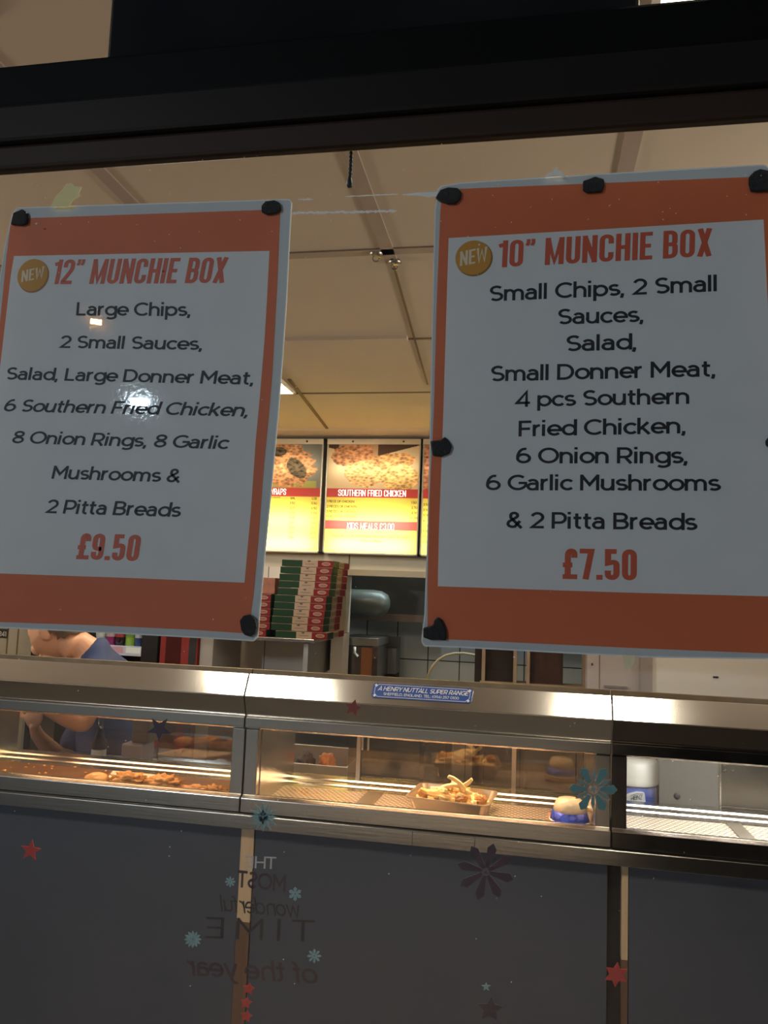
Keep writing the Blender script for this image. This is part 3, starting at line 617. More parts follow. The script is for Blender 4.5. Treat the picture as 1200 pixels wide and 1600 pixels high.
def menu_box(x0, x1, label, picf, bands, parts):
    t = thing('menu_light_box', ((x0 + x1) / 2, 4.39, MZ0), label, 'menu board', 'backlit menu boards on the back wall')
    m = MB(); w = 0.008
    m.box(x0, x1, 4.425, 4.440, MZ0, MZ1).box(x0, x0 + w, MY - .004, 4.425, MZ0, MZ1).box(x1 - w, x1, MY - .004, 4.425, MZ0, MZ1).box(x0, x1, MY - .004, 4.425, MZ1 - w, MZ1).box(x0, x1, MY - .004, 4.425, MZ0, MZ0 + w)
    m.build('casing', pm('aluminium_casing', (0.50, 0.46, 0.38), 0.4, 0.6), t)
    NX, NZ = 150, 190; bm = bmesh.new(); L = bm.verts.layers.float_color.new('print'); g = []
    for j in range(NZ + 1):
        row = []
        for i in range(NX + 1):
            u, v = i / NX, j / NZ; vv = bm.verts.new((x0 + w + (x1 - x0 - 2 * w) * u, MY, MZ0 + w + (MZ1 - MZ0 - 2 * w) * v))
            if v > .567: c = picf(u, (v - .567) / (1 - .567))
            else:
                c = YEL
                for lo, hi in bands:
                    if lo < v < hi: c = RED
            vv[L] = (*c, 1); row.append(vv)
        g.append(row)
    for j in range(NZ):
        for i in range(NX): bm.faces.new((g[j][i], g[j][i + 1], g[j + 1][i + 1], g[j + 1][i]))
    me = bpy.data.meshes.new('printed_panel'); bm.to_mesh(me); bm.free(); me.materials.append(print_lit)
    o = bpy.data.objects.new('printed_panel', me); COL.objects.link(o); o.parent = t; o.matrix_parent_inverse = Matrix.Translation(-t.location)
    box('top_clamp_strip', (x0, x1, MY - .010, MY - .002, MZ1 - 0.034, MZ1 - .002), pm('clamp_aluminium', (0.75, 0.68, 0.55), 0.35, 0.7), t, 0.001)
    for k in (0.28, 0.82):
        MB().lathe([(0.006, 0), (0.006, -0.004)], (x0 + (x1 - x0) * k, MY - .010, MZ1 - 0.018), 'Y', 10).build('screw', steel_dark, t)
    xm = (x0 + x1) / 2
    for zz, pw in ((1.80, P_MENU * 0.42), (1.935, P_MENU * 0.30), (2.25, P_MENU * 0.10)):
        MB().tube([(x0 + .03, 4.412, zz), (x1 - .03, 4.412, zz)], 0.007, 8).build('fluorescent_tube', emit('menu_tube', (1, .93, .75), 3), t)
        area('tube_light', (0, 4.402 - 4.39, zz - MZ0), (-PI / 2, 0, 0), x1 - x0 - .08, 0.03, pw, (1.0, 0.92, 0.72), t)
    W_ = x1 - x0
    for (s, u0, u1, v, cap, mat, fnt) in parts:
        gl = condensed(s, .088) if fnt == 'c' else sans(s, .05)
        wd = max(p[0] for p in gl[0])
        if u1 is None: u1 = u0 + wd * cap * (MZ1 - MZ0) / W_
        letter('lettering', gl, (x0 + W_ * u0, MY - .0015, MZ0 + (MZ1 - MZ0) * v), (x0 + W_ * u1, MY - .0015, MZ0 + (MZ1 - MZ0) * v), (0, 0, cap * (MZ1 - MZ0)), mat, t)
P_MENU = 5.4
lit_white = emit('lit_white_print', (1.0, 0.93, 0.84), 1.7); ink = pm('menu_ink', (0.03, 0.02, 0.01), 0.6)
mbX = lambda px, py=780: at(px, py, Y=MY).x
B0, B1 = mbX(508), mbX(655); A1 = mbX(502); A0 = A1 - (B1 - B0); C0 = mbX(658.5); C1 = C0 + (B1 - B0)
menu_box(B0, B1, 'lit menu board with a fried chicken photo and a kids meals price band', chicken_pic, [(.487, .567), (.20, .28)],
  [('SOUTHERN FRIED CHICKEN', .14, .86, .499, .055, lit_white, 'c'), ('KIDS MEALS £3.00', .25, .75, .211, .058, lit_white, 'c')] +
  [(s, .02, None, v, .021, ink, 's') for s, v in (('1 PIECE OF CHICKEN', .440), ('2 PIECES OF CHICKEN', .396), ('3 PIECES OF CHICKEN', .352), ('5 PIECES OF CHICKEN', .308))] +
  [(s, .92, None, v, .021, ink, 's') for s, v in (('1.50', .440), ('2.70', .396), ('4.00', .352), ('6.00', .308))] +
  [('NUGGETS OR SAUSAGE OR FISH CAKE & CHIPS', .09, .92, .142, .020, ink, 's'), ('WITH A DRINK', .40, .62, .105, .018, ink, 's')])
menu_box(A0, A1, 'lit menu board with a kebab photo and wraps prices, left of the chicken board', kebab_pic, [(.487, .567)],
  [('WRAPS', .43, .61, .500, .055, lit_white, 'c'), ('SERVED WITH SALAD AND SAUCE', .12, .55, .470, .012, ink, 's'), ('SML', .66, None, .462, .020, ink, 's'), ('LGE', .90, None, .462, .020, ink, 's')] +
  [(s, .655, None, .462 - .043 * (i + 1), .021, ink, 's') for i, s in enumerate(('3.50', '4.50', '4.50', '4.00', '3.50', '3.00', '3.00', '2.50'))] +
  [(s, .895, None, .462 - .043 * (i + 1), .021, ink, 's') for i, s in enumerate(('5.50', '6.50', '6.50', '5.50', '4.50', '4.50', '4.00', '3.50'))])
menu_box(C0, C1, 'lit menu board mostly hidden behind the right poster, at the right end of the row', wrap3_pic, [(.487, .567)],
  [(s, .02, None, .47 - .045 * (i + 1), .021, ink, 's') for i, s in enumerate(('3.50', '3.50', '3.00', '4.00', '2.50', '3.50', '3.50', '4.00'))])

# ================================================================== POSTERS
PY = 0.7065
def coat_print(name, col):
    m = pm(name, col, 0.55, var=0.05, vscale=30, bump=0.0)
    b = m.node_tree.nodes['Principled BSDF']; nt = m.node_tree
    b.inputs['Coat Weight'].default_value = 0.05; b.inputs['Coat Roughness'].default_value = 0.05
    tc = nt.nodes.new('ShaderNodeTexCoord'); n2 = nt.nodes.new('ShaderNodeTexNoise'); n2.inputs['Scale'].default_value = 170; n2.inputs['Detail'].default_value = 3
    bp = nt.nodes.new('ShaderNodeBump'); bp.inputs['Strength'].default_value = 0.03; bp.inputs['Distance'].default_value = 0.002
    nt.links.new(tc.outputs['Object'], n2.inputs[0]); nt.links.new(n2.outputs['Fac'], bp.inputs['Height']); nt.links.new(bp.outputs[0], b.inputs['Coat Normal'])
    return m
paper = coat_print('poster_paper', (0.72, 0.76, 0.80)); orange = coat_print('poster_orange', (0.66, 0.155, 0.055)); margin = coat_print('laminate_margin', (0.53, 0.60, 0.65))
heading_red = pm('heading_red', (0.62, 0.11, 0.05), 0.5); badge_gold = coat_print('badge_gold', (0.62, 0.30, 0.035)); badge_rim = pm('badge_rim', (0.33, 0.15, 0.02), 0.5)
badge_text = pm('badge_text', (0.82, 0.70, 0.52), 0.5); lam_edge = pm('laminate_edge', (0.85, 0.9, 0.92), 0.15)
def plane_poly(name, px, y, th, mat, parent, bevel=0):
    return MB().prism([at(a, b, Y=y) for a, b in px], (0, th, 0)).build(name, mat, parent, bevel)
def outline(name, px, y, w, mat, parent):
    m = MB(); n = len(px)
    P = [at(a, b, Y=y) for a, b in px]
    for i in range(n):
        A, B = P[i], P[(i + 1) % n]; d = (B - A).normalized(); q_ = Vector((-d.z, 0, d.x)) * w / 2
        m.prism([A + q_, B + q_, B - q_, A - q_], (0, 0.0008, 0))
    return m.build(name, mat, parent)
def badge(t, cx, cy, r, x0, y0, x1, y1, cap):
    c = at(cx, cy, Y=PY - .0006); rr = (at(cx + r, cy, Y=PY - .0006) - c).length
    bdg = MB().lathe([(rr * 1.03, 0), (rr * 1.03, -0.0001)], c + Vector((rr * .06, 0, -rr * .06)), 'Y', 40).build('new_badge', badge_rim, t)
    f = MB().lathe([(rr, -0.00015), (rr, -0.00025)], c, 'Y', 40).build('badge_disc', badge_gold, bdg)
    f.matrix_parent_inverse = Matrix.Identity(4)
    o = pic('badge_lettering', PY - .0010, condensed('NEW', .12), x0, y0, x1, y1, cap, badge_text, t); o.parent = bdg; o.matrix_parent_inverse = Matrix.Identity(4)
def poster(label, lam, org, pan, heading, lines, price):
    c = at(sum(p[0] for p in pan) / len(pan), sum(p[1] for p in pan) / len(pan), Y=PY)
    t = thing('poster', c, label, 'poster', 'munchie box posters in the shop window')
    plane_poly('laminate_sheet', lam, PY, 0.0005, margin, t); outline('laminate_edge', lam, PY - .0002, 0.0013, lam_edge, t)
    plane_poly('orange_border', org, PY - .0003, 0.0002, orange, t); plane_poly('print_panel', pan, PY - .0005, 0.0001, paper, t)
    ht, hx0, hy0, hx1, hy1, hc, hs = heading
    pic('heading', PY - .0007, condensed(ht, .138), hx0, hy0, hx1, hy1, hc, heading_red, t, shear=hs)
    for s, x0, y0, x1, y1, cap, sh in lines: pic('text_line', PY - .0007, sans(s, 0.040), x0, y0, x1, y1, cap, black_print, t, shear=sh)
    s, x0, y0, x1, y1, cap, sh = price
    pic('price', PY - .0007, condensed(s, .155), x0, y0, x1, y1, cap, heading_red, t, shear=sh); return t
pl = poster('laminated orange poster for the larger munchie box, taped inside the window at the left',
  [(17, 345), (20, 333), (28, 325), (120, 322), (250, 318), (440, 312), (452, 312), (455, 317), (452, 370), (447, 470), (441, 560), (434, 650), (428, 715), (421, 790), (413, 870), (406, 950), (402, 995), (396, 1001), (330, 997), (200, 990), (0, 980), (-30, 978), (-26, 900), (-22, 700), (-14, 560), (0, 437), (8, 385)],
  [(19, 342), (41, 341), (438, 327), (433, 450), (425, 592), (420, 650), (413, 720), (404, 840), (396, 930), (388, 990), (300, 984), (150, 977), (0, 972), (-18, 971), (-16, 800), (-10, 600), (4, 463), (10, 400), (16, 355)],
  [(22, 400), (421, 392), (417, 470), (413, 535), (406, 620), (399.5, 689), (392, 799), (382, 910.5), (200, 903), (0, 896), (-8, 895), (-6, 760), (-3, 600), (4, 540), (11, 480), (17, 430)],
  ('12” MUNCHIE BOX', 79, 444, 350, 442, 39, .10),
  [('Large Chips,', 118.7, 493, 297, 494, 21, .0), ('2 Small Sauces,', 91, 543.6, 315, 547, 20, .05), ('Salad, Large Donner Meat,', 9, 593, 395, 601, 20, .08), ('6 Southern Fried Chicken,', 4, 642.7, 386, 651, 20, .22), ('8 Onion Rings, 8 Garlic', 17.6, 692.3, 356, 702, 20, .15), ('Mushrooms &', 80, 748, 281, 754, 21, .12), ('2 Pitta Breads', 69, 801.6, 281.5, 808, 22, .12)],
  ('£9.50', 118.7, 873.5, 215.5, 877, 41, .06))
badge(pl, 51, 430, 23.5, 33, 441, 68, 434, 18)
pr = poster('laminated orange poster for the smaller munchie box, taped inside the window at the right',
  [(684, 297), (690, 291), (721, 286), (925, 273), (1170, 259), (1194, 258), (1204, 264), (1212, 330), (1222, 500), (1228, 700), (1230, 900), (1228, 1030), (1200, 1029), (1003, 1026), (850, 1018), (720, 1011), (664, 1009), (659, 1002), (664, 960), (668, 850), (671, 750), (673, 650), (676, 500), (680, 330)],
  [(691, 298), (721, 295), (925, 286.6), (1170, 276.6), (1206, 275), (1215, 500), (1222, 700), (1223, 1022), (1200, 1021), (1000, 1013), (850, 1006), (700, 999), (668, 996), (668, 915), (671, 777), (677.5, 650), (682, 480), (688, 330)],
  [(701, 372), (950, 357.5), (1193, 343), (1196, 400), (1200, 480), (1205, 700), (1207, 932), (950, 925), (684, 916), (686, 823), (692.6, 649), (697, 500)],
  ('10” MUNCHIE BOX', 777, 418, 1112, 400, 42.5, .02),
  [('Small Chips, 2 Small', 765, 471, 1120, 455, 25, 0), ('Sauces,', 872, 507, 1005, 503, 24.5, 0), ('Salad,', 885, 549, 994, 546, 25, 0), ('Small Donner Meat,', 767, 596, 1117.5, 588, 25, 0), ('4 pcs Southern', 803, 636, 1077, 631, 24.5, 0), ('Fried Chicken,', 810, 682, 1071, 677, 25, 0), ('6 Onion Rings,', 806, 724, 1074, 724, 25, 0), ('6 Garlic Mushrooms', 759, 766, 1126.7, 767, 25, 0), ('& 2 Pitta Breads', 791, 825, 1090, 828.5, 26, 0)],
  ('£7.50', 879, 904.5, 995, 907, 48, .0))
badge(pr, 739.4, 402.6, 28, 718.5, 416, 761, 408, 23)

# lumps of black tack between posters and glass
tack_m = pm('black_tack', (0.013, 0.012, 0.012), 0.75, bump=0.6, bscale=300)
TACKS = [
 ('black tack lump at the top left corner of the left poster', [(16, 350), (20, 332), (28, 329), (34, 326), (41, 331), (42, 341), (41, 348), (33, 351), (24, 350)]),
 ('black tack lump at the top right corner of the left poster', [(408, 321), (414, 314), (428, 312), (437, 316), (438, 327), (430, 332), (416, 334), (408, 330)]),
 ('rounded dark tack lump at the bottom right corner of the left poster', [(374, 970), (380, 962), (390, 960), (398, 966), (401, 979), (398, 990), (390, 995), (381, 992), (376, 984)]),
 ('black tack lump at the top left corner of the right poster', [(680, 308), (688, 296), (700, 292), (715, 293), (721, 299), (720, 309), (711, 317), (699, 317), (687, 313)]),
 ('black tack lump in the middle of the right poster top edge', [(911, 282), (920, 279), (930, 275), (944, 279), (944, 290), (941, 298), (918, 300), (911, 296)]),
 ('black tack lump at the top right corner of the right poster', [(1171, 275), (1179, 267), (1188, 263), (1204, 266), (1212, 282), (1204, 297), (1186, 298), (1174, 297), (1171, 286)]),
 ('black tack lump halfway down the left edge of the right poster', [(672, 689), (688, 687), (695, 682), (701, 688), (706, 697), (702, 708), (690, 713), (675, 711)]),
 ('black tack lump at the bottom left corner of the right poster', [(661, 981), (676, 977), (679, 968), (684, 964), (690, 969), (697, 985), (697, 1001), (688, 1000), (672, 1000), (661, 996)]),
 ('black tack lump halfway down the right edge of the right poster', [(1197, 688), (1203, 681), (1212, 684), (1216, 694), (1205, 699), (1198, 696)])]
for lab, px in TACKS:
    o = MB().prism([at(a, b, Y=.7020) for a, b in px], (0, 0.0040, 0)).build('tack_lump', tack_m, None, 0.0011)
    tag(o, lab, 'sticky tack', 'tack lumps holding the posters')
# remains of tape on the pane
res = pm('tape_residue', (0.9, 0.92, 0.92), 0.6); resy = pm('yellow_tape_residue', (0.95, 0.85, 0.45), 0.6); rescream = pm('cream_tape', (0.95, 0.85, 0.58), 0.6)
def ragged(x0, x1, yf, h, n=26, seed=1):
    r_ = random.Random(seed); T = []; Bt = []
    for i in range(n + 1):
        x = x0 + (x1 - x0) * i / n; y = yf(x); e = min(1, i / 2, (n - i) / 2); T.append((x, y - h * e * r_.uniform(.2, 1) - .3)); Bt.append((x, y + h * e * r_.uniform(.1, .8) + .3))
    return T + Bt[::-1]
RESID = [
 ('tape_residue', res, 'white tape residue on the glass reaching left from the right poster corner', [(628, 303.5), (650, 301), (684, 299), (682, 307), (668, 308), (660, 306), (632, 305)]),
 ('tape_residue', res, 'short white dash of tape residue right of the left poster top corner', ragged(466, 489, lambda x: 311.5, 1.6, 8, 3)),
 ('tape_residue', res, 'thin white line of tape residue on the glass below the pull chain', ragged(540, 622, lambda x: 307 - (x - 540) * .045, 0.9, 30, 4)),
 ('tape_residue', res, 'speckled white tape residue strip on the glass between the poster top corners', ragged(455, 620, lambda x: 333 - (x - 455) * .02, 2.6, 60, 5)),
 ('tape_residue', res, 'small white fan of tape residue above the right poster top edge', [(851, 277), (857, 270), (862, 269), (869, 261), (873, 267), (878, 268), (884, 275), (868, 274)]),
 ('tape_residue', resy, 'yellowish patch of tape residue above the left poster top edge', [(79, 323), (88, 305), (95, 299), (104, 287), (112, 286), (116, 291), (128, 292), (123, 302), (126, 306), (114, 312), (108, 322)]),
 ('tape_residue', rescream, 'cream tongue of tape hanging below the right poster over the right cabinet', [(972, 1024), (992, 1024), (991, 1034), (987, 1043), (982, 1049), (976, 1041), (973, 1032)])]
for nm, m_, lab, px in RESID: tag(plane_poly(nm, px, 0.7017, 0.0004, m_, None), lab, 'tape residue', 'old tape on the shop window')

r_ = random.Random(3); m = MB()
for k in range(170):
    x = r_.uniform(0, 1190); y = r_.choice([r_.uniform(215, 700), r_.uniform(240, 420), r_.uniform(900, 1560)]); rr = r_.uniform(.5, 1.0) * (2 if r_.random() < .06 else 1)
    m.prism([at(x + rr * math.cos(q * PI / 3), y + rr * r_.uniform(.6, 1.2) * math.sin(q * PI / 3), Y=.6978) for q in range(6)], (0, .0003, 0))
tag(m.build('dust_specks', pm('pale_dust', (.75, .72, .66), .7)), 'pale specks of dirt on the shop window', 'dirt', None, 'stuff')
# ================================================================== WINDOW STICKERS
SY = 0.7017
vin = lambda n, c: pm(n, c, 0.5, var=0.12, vscale=60)
teal = vin('teal_vinyl', (0.13, 0.31, 0.33)); tealp = vin('pale_teal_vinyl', (0.24, 0.42, 0.46)); redv = vin('red_vinyl', (0.60, 0.05, 0.045)); purp = vin('dark_purple_vinyl', (0.055, 0.03, 0.06)); maroon = vin('maroon_vinyl', (0.34, 0.075, 0.05)); silv = vin('silver_vinyl', (0.62, 0.60, 0.58)); white_line = pm('vinyl_edge_white', (.7, .7, .7), .4)
def star_px(cx, cy, R, n=5, rot=0.0, inner=0.42, sx=1.0):
    return [(cx + sx * (R if k % 2 == 0 else R * inner) * math.sin(rot + k * PI / n), cy - (R if k % 2 == 0 else R * inner) * math.cos(rot + k * PI / n)) for k in range(2 * n)]
def petal_px(cx, cy, r0, r1, w, a, tip=.75):
    pts = [(r0, -w * .18), (r0 + (r1 - r0) * tip, -w / 2), (r1, 0), (r0 + (r1 - r0) * tip, w / 2), (r0, w * .18)]
    s, c = math.sin(a), math.cos(a); return [(cx + r * s + t * c, cy - r * c + t * s) for r, t in pts]
def sticker(name, polys, mat, label, cat, group):
    m = MB()
    for p in polys: m.prism([at(x, y, Y=SY) for x, y in p], (0, 0.0003, 0))
    return tag(m.build(name, mat), label, cat, group)
SG = 'star stickers on the shop window'; FG = 'snowflake stickers on the shop window'
sticker('star_sticker', [star_px(48, 1329, 17, rot=.15)], redv, 'red star sticker on the glass in front of the left counter panel', 'sticker', SG)
sticker('star_sticker', [star_px(249, 1139, 21, rot=PI + .03, inner=.40)], purp, 'dark purple star sticker in front of the left display cabinet', 'sticker', SG)
sticker('star_sticker', [star_px(552, 1106, 14, rot=.25, inner=.5)], maroon, 'maroon star sticker in front of the middle cabinet hood, below the maker plate', 'sticker', SG)
sticker('star_sticker', [star_px(963, 1523, 20, n=6, rot=.1, inner=.55)], redv, 'large red six pointed star sticker over the gap between the middle and right counter panels', 'sticker', SG)
sticker('star_sticker', [star_px(759.5, 1542, 7.5, rot=0)], tealp, 'tiny teal star sticker below the dark snowflake', 'sticker', SG)
sticker('star_sticker', [star_px(766, 1577, 21, rot=.1, inner=.5)], purp, 'dark purple star sticker just under the tiny teal star', 'sticker', SG)
for (x, y, lab) in ((388.5, 1545, 'topmost of the three small red star stickers below the mirrored lettering'), (384.5, 1567, 'middle one of the three small red star stickers below the mirrored lettering'), (385, 1588, 'lowest of the three small red star stickers below the mirrored lettering')):
    sticker('star_sticker', [star_px(x, y, 10, rot=.2, inner=.55)], redv, lab, 'sticker', SG)
o = sticker('snowflake_sticker', [petal_px(927, 1233, 11, 38, 15, a) for a in [PI / 6 + k * PI / 3 + .03 for k in range(6)] if True], teal, 'large teal snowflake sticker over the corner between the middle and right cabinets', 'sticker', FG)
m = MB()
for k in range(6): m.prism([at(x, y, Y=SY) for x, y in petal_px(927, 1233, 10, 32, 7, k * PI / 3 + .03, .55)], (0, .0003, 0))
m.build('thin_petals', vin('grey_teal_vinyl', (0.22, 0.33, 0.34)), o)
m = MB()
for k in range(6):
    a0, a1 = k * PI / 3, (k + 1) * PI / 3
    m.prism([at(927 + r * math.sin(a), 1233 - r * math.cos(a), Y=SY) for r, a in ((12, a0), (12, a1), (8.5, a1), (8.5, a0))], (0, .0003, 0))
m.build('centre_hexagon', vin('grey_vinyl', (0.36, 0.33, 0.30)), o)
MB().prism([at(x, y, Y=SY) for x, y in star_px(927, 1233, 6, 6)], (0, .0003, 0)).build('centre_star', tealp, o)
sticker('snowflake_sticker', [petal_px(759, 1362, 6, 46, 15, .32 + k * PI / 4 - .05, .78) for k in range(8)] + [star_px(759, 1362, 3, 4)], purp, 'large dark purple eight petal snowflake sticker on the glass', 'sticker', FG)
m_ = [petal_px(411, 1277, 1, 23, 5, k * PI / 6, .6) for k in range(12)] + [star_px(411, 1277, 12, 6, inner=.6)]
sticker('snowflake_sticker', m_, tealp, 'medium pale teal snowflake sticker at the foot of the joint between left and middle cabinets', 'sticker', FG)
for (x, y, r, n, w, lab) in ((359.5, 1378, 8.5, 8, 3, 'tiny teal snowflake sticker left of the mirrored lettering'), (461, 1397, 11, 6, 6, 'small teal snowflake sticker right of the mirrored word MOST'), (301, 1468, 13.5, 12, 4, 'round teal snowflake sticker above the left end of the mirrored script'), (491, 1494, 11.5, 8, 4, 'small teal snowflake sticker above the right end of the mirrored script')):
    sticker('snowflake_sticker', [petal_px(x, y, 1, r, w, k * 2 * PI / n, .7) for k in range(n)], tealp, lab, 'sticker', FG)
# mirrored Christmas lettering
lt = thing('lettering_sticker', at(395, 1440, Y=SY), 'mirrored dark Christmas lettering sticker on the lower part of the glass', 'lettering sticker')
purp2 = vin('glossy_purple_vinyl', (0.06, 0.032, 0.05)); thin_dark = vin('thin_dark_vinyl', (0.035, 0.03, 0.035))
pic('word_the', SY, sans('THE', 0.01), 382, 1356, 431, 1358, 19, silv, lt, mirror=True)
pic('word_most', SY, sans('MOST', 0.05), 370, 1386, 446, 1394, 27, purp2, lt, mirror=True)
pic('word_wonderful', SY, sans('wonderful', -0.005), 346, 1424, 470, 1434, 26, thin_dark, lt, mirror=True, shear=-.2)
pic('word_time', SY, sans('T I M E', -0.012), 320, 1466, 490, 1472, 34, thin_dark, lt, mirror=True)
pic('word_of_the_year', SY, sans('of the year', 0.03), 294, 1524, 498, 1538, 32, purp2, lt, mirror=True, shear=-.15)
# pull chain below the transom
ch = thing('pull_chain', at(548, 238, Y=.715), 'dark ball pull chain with a tapered end hanging below the window transom', 'pull chain')
chm = pm('chain_metal', (0.03, 0.035, 0.04), 0.35, 0.6)
for k in range(8):
    p = at(549 - k * .28, 233 + k * 6.2, Y=.715); MB().ball(p, 0.0021, 2).build('bead', chm, ch)
MB().tube([at(549, 230, Y=.715), at(546.8, 277, Y=.715)], 0.0006, 6).build('cord', chm, ch)
a = at(546.8, 273, Y=.715)
MB().lathe([(0.0012, 0.0), (0.0017, -.003), (0.0034, -.010), (0.0029, -.0125), (0.0012, -.0135)], a, 'Z', 12).build('pull_end', chm, ch)

# ================================================================== FOOD AND THINGS IN THE CABINETS
FZ = 0.985
batter = pm('golden_batter', (0.60, 0.30, 0.09), 0.55, var=0.45, vscale=60, bump=0.5, bscale=120)
batter2 = pm('pale_batter', (0.72, 0.40, 0.16), 0.55, var=0.35, vscale=40, bump=0.3, bscale=100)
chip_m = pm('fried_potato', (0.93, 0.76, 0.42), 0.5, var=0.15, vscale=40)
chip_b = pm('browned_potato', (0.80, 0.52, 0.20), 0.5, var=0.3, vscale=40)
paper_m = pm('white_paper', (0.86, 0.80, 0.68), 0.7)
tray_m = pm('baking_tray_steel', (0.50, 0.42, 0.32), 0.35, 0.85, var=0.15, vscale=15)
# sheet of paper under the fried pieces of the left cabinet
p0 = [at(x, y, Z=FZ + .0006) for x, y in ((163, 1222), (190, 1199), (278, 1204), (268, 1232))]
m = MB(); m.prism([(p.x, min(max(p.y, 1.992), 2.19), p.z) for p in p0], (0, 0, 0.0008))
tag(m.build('paper_sheet', paper_m), 'white paper sheet lying under the fried pieces in the left cabinet', 'paper')
def lump(name, px0, px1, py, r, mat, seed, label, cat, group, rough=.35, freq=9, yy=None, sub=4, parts=1):
    a = at(px0, py, Z=FZ + r); b = at(px1, py + (px1 - px0) * .07, Z=FZ + r); c = (a + b) / 2; L = (b - a).length / 2
    if yy: c.y = yy
    m = MB(); m.ball((c.x, c.y, FZ + r * 1.02), (L, r * 1.5, r), sub, rough, freq, seed)
    zmin = min(v.co.z for v in m.bm.verts)
    for v in m.bm.verts: v.co.z = max(FZ + .0015, v.co.z)
    return tag(m.build(name, mat), label, cat, group)
FP = 'fried pieces in the left cabinet'
lump('fried_fishcake', 131, 171, 1216, 0.017, batter2, 3, 'smooth golden fried fishcake, leftmost of the pieces in the left cabinet', 'fried food', FP, .12, 4, yy=2.03)
lump('fried_chicken_piece', 174, 226, 1218, 0.020, batter, 11, 'craggy fried chicken piece on the paper, second from the left in the left cabinet', 'fried food', FP, .5, 12, yy=2.035)
lump('fried_chicken_piece', 222, 278, 1224, 0.020, batter, 23, 'large craggy fried chicken piece on the right end of the paper in the left cabinet', 'fried food', FP, .5, 12, yy=2.035)
lump('fried_chicken_piece', 283, 336, 1232, 0.012, batter, 31, 'flat browned fried piece at the right end of the left cabinet', 'fried food', FP, .5, 14, yy=2.025)
lump('fried_chicken_piece', 318, 352, 1234, 0.012, batter, 37, 'small fried piece against the right wall of the left cabinet', 'fried food', FP, .5, 14, yy=2.04)
m = MB(); r_ = random.Random(5)
for k in range(46):
    x = r_.uniform(-1.50, -1.12); y = r_.uniform(2.0, 2.19); s = r_.uniform(.0012, .0045)
    m.ball((x, y, FZ + s * .6), (s * 1.4, s, s * .7), 1, .3, 6, k)
for k in range(30):
    x = r_.uniform(J1 + .05, J1 + .25); y = r_.uniform(2.0, 2.19); s = r_.uniform(.001, .003); m.ball((x, y, FZ + s * .6), (s * 1.4, s, s * .7), 1, .3, 6, k)
for v in m.bm.verts: v.co.z = max(v.co.z, FZ + .0006)
o = tag(m.build('batter_crumbs', batter2), 'crumbs of batter scattered over the cabinet floors', 'crumbs', None, 'stuff')
# metal tray of chips
tc0 = [at(x, y, Z=FZ + .05) for x, y in ((640, 1247), (762, 1259))]
TX0, TX1, TY0, TY1 = -0.292, -0.055, 2.012, 2.165
TX0, TX1, TY0, TY1 = -.286, -.082, 2.008, 2.160
ty = thing('metal_tray', ((TX0 + TX1) / 2, 2.09, FZ), 'steel tray heaped with chips on the perforated floor of the middle cabinet', 'tray')
m = MB(); sl = 0.014; h = 0.046
def ring(x0, x1, y0, y1, z, r=0.018):
    out = []
    for cx, cy, a0 in ((x1 - r, y1 - r, 0), (x0 + r, y1 - r, PI / 2), (x0 + r, y0 + r, PI), (x1 - r, y0 + r, 1.5 * PI)):
        for k in range(6): a = a0 + k / 5 * PI / 2; out.append((cx + r * math.cos(a), cy + r * math.sin(a), z))
    return out
R_ = [ring(TX0 + sl, TX1 - sl, TY0 + sl, TY1 - sl, FZ + .003), ring(TX0, TX1, TY0, TY1, FZ + h), ring(TX0 - .006, TX1 + .006, TY0 - .006, TY1 + .006, FZ + h), ring(TX0 - .006, TX1 + .006, TY0 - .006, TY1 + .006, FZ + h - .003)]
vs = [[m.bm.verts.new(p) for p in r] for r in R_]
m.bm.faces.new(vs[0][::-1])
for A, B in zip(vs, vs[1:]):
    for i in range(24): m.bm.faces.new((A[i], A[(i + 1) % 24], B[(i + 1) % 24], B[i]))
o = m.build('tray_body', tray_m, ty); sm = o.modifiers.new('solid', 'SOLIDIFY'); sm.thickness = 0.0012; ty.rotation_euler.z = math.radians(-7)
cpts = []
def chip_mesh(seed):
    r_ = random.Random(seed); L = r_.uniform(.045, .075); w = r_.uniform(.009, .012); bend = r_.uniform(-.006, .006); m = MB(); rings = []
    for i in range(6):
        t = i / 5; x = (t - .5) * L; z = bend * (1 - (2 * t - 1) ** 2); ww = w * (0.75 if i in (0, 5) else 1) * r_.uniform(.92, 1.08)
        rings.append([m.bm.verts.new((x, a * ww / 2, z + b * ww / 2)) for a, b in ((-1, -1), (1, -1), (1, 1), (-1, 1))])
    for A, B in zip(rings, rings[1:]):
        for i in range(4): m.bm.faces.new((A[i], A[(i + 1) % 4], B[(i + 1) % 4], B[i]))
    m.bm.faces.new(rings[0][::-1]); m.bm.faces.new(rings[-1])
    return m
protos = []
r_ = random.Random(12)
XC, YC = (TX0 + TX1) / 2, (TY0 + TY1) / 2
CHIPG = 'chips heaped in the steel tray'
def chip(loc, rot, k, label=None):
    if len(protos) < 8:
        o = chip_mesh(k + 40).build('chip', chip_b if len(protos) in (2, 6) else chip_m, None, 0.0015); protos.append(o)
    else:
        o = protos[k % 8].copy(); COL.objects.link(o)
    o.location = loc; o.rotation_euler = rot; tag(o, label or 'golden chip in the heap in the steel tray', 'chip', CHIPG); return o
for k in range(76):
    u = r_.uniform(-1, 1); v = r_.uniform(-1, 1); hh = max(0, 1 - .75 * u * u - .4 * v * v)
    chip((XC + u * (TX1 - TX0) * .36, YC + v * (TY1 - TY0) * .27, FZ + .016 + r_.random() * .010 + .048 * hh * (k / 76)), (r_.uniform(-.5, .5), r_.uniform(-.35, .35), r_.uniform(-PI, PI)), k)
pa = at(714, 1228, Y=2.07); pb = at(724, 1227, Y=2.07)
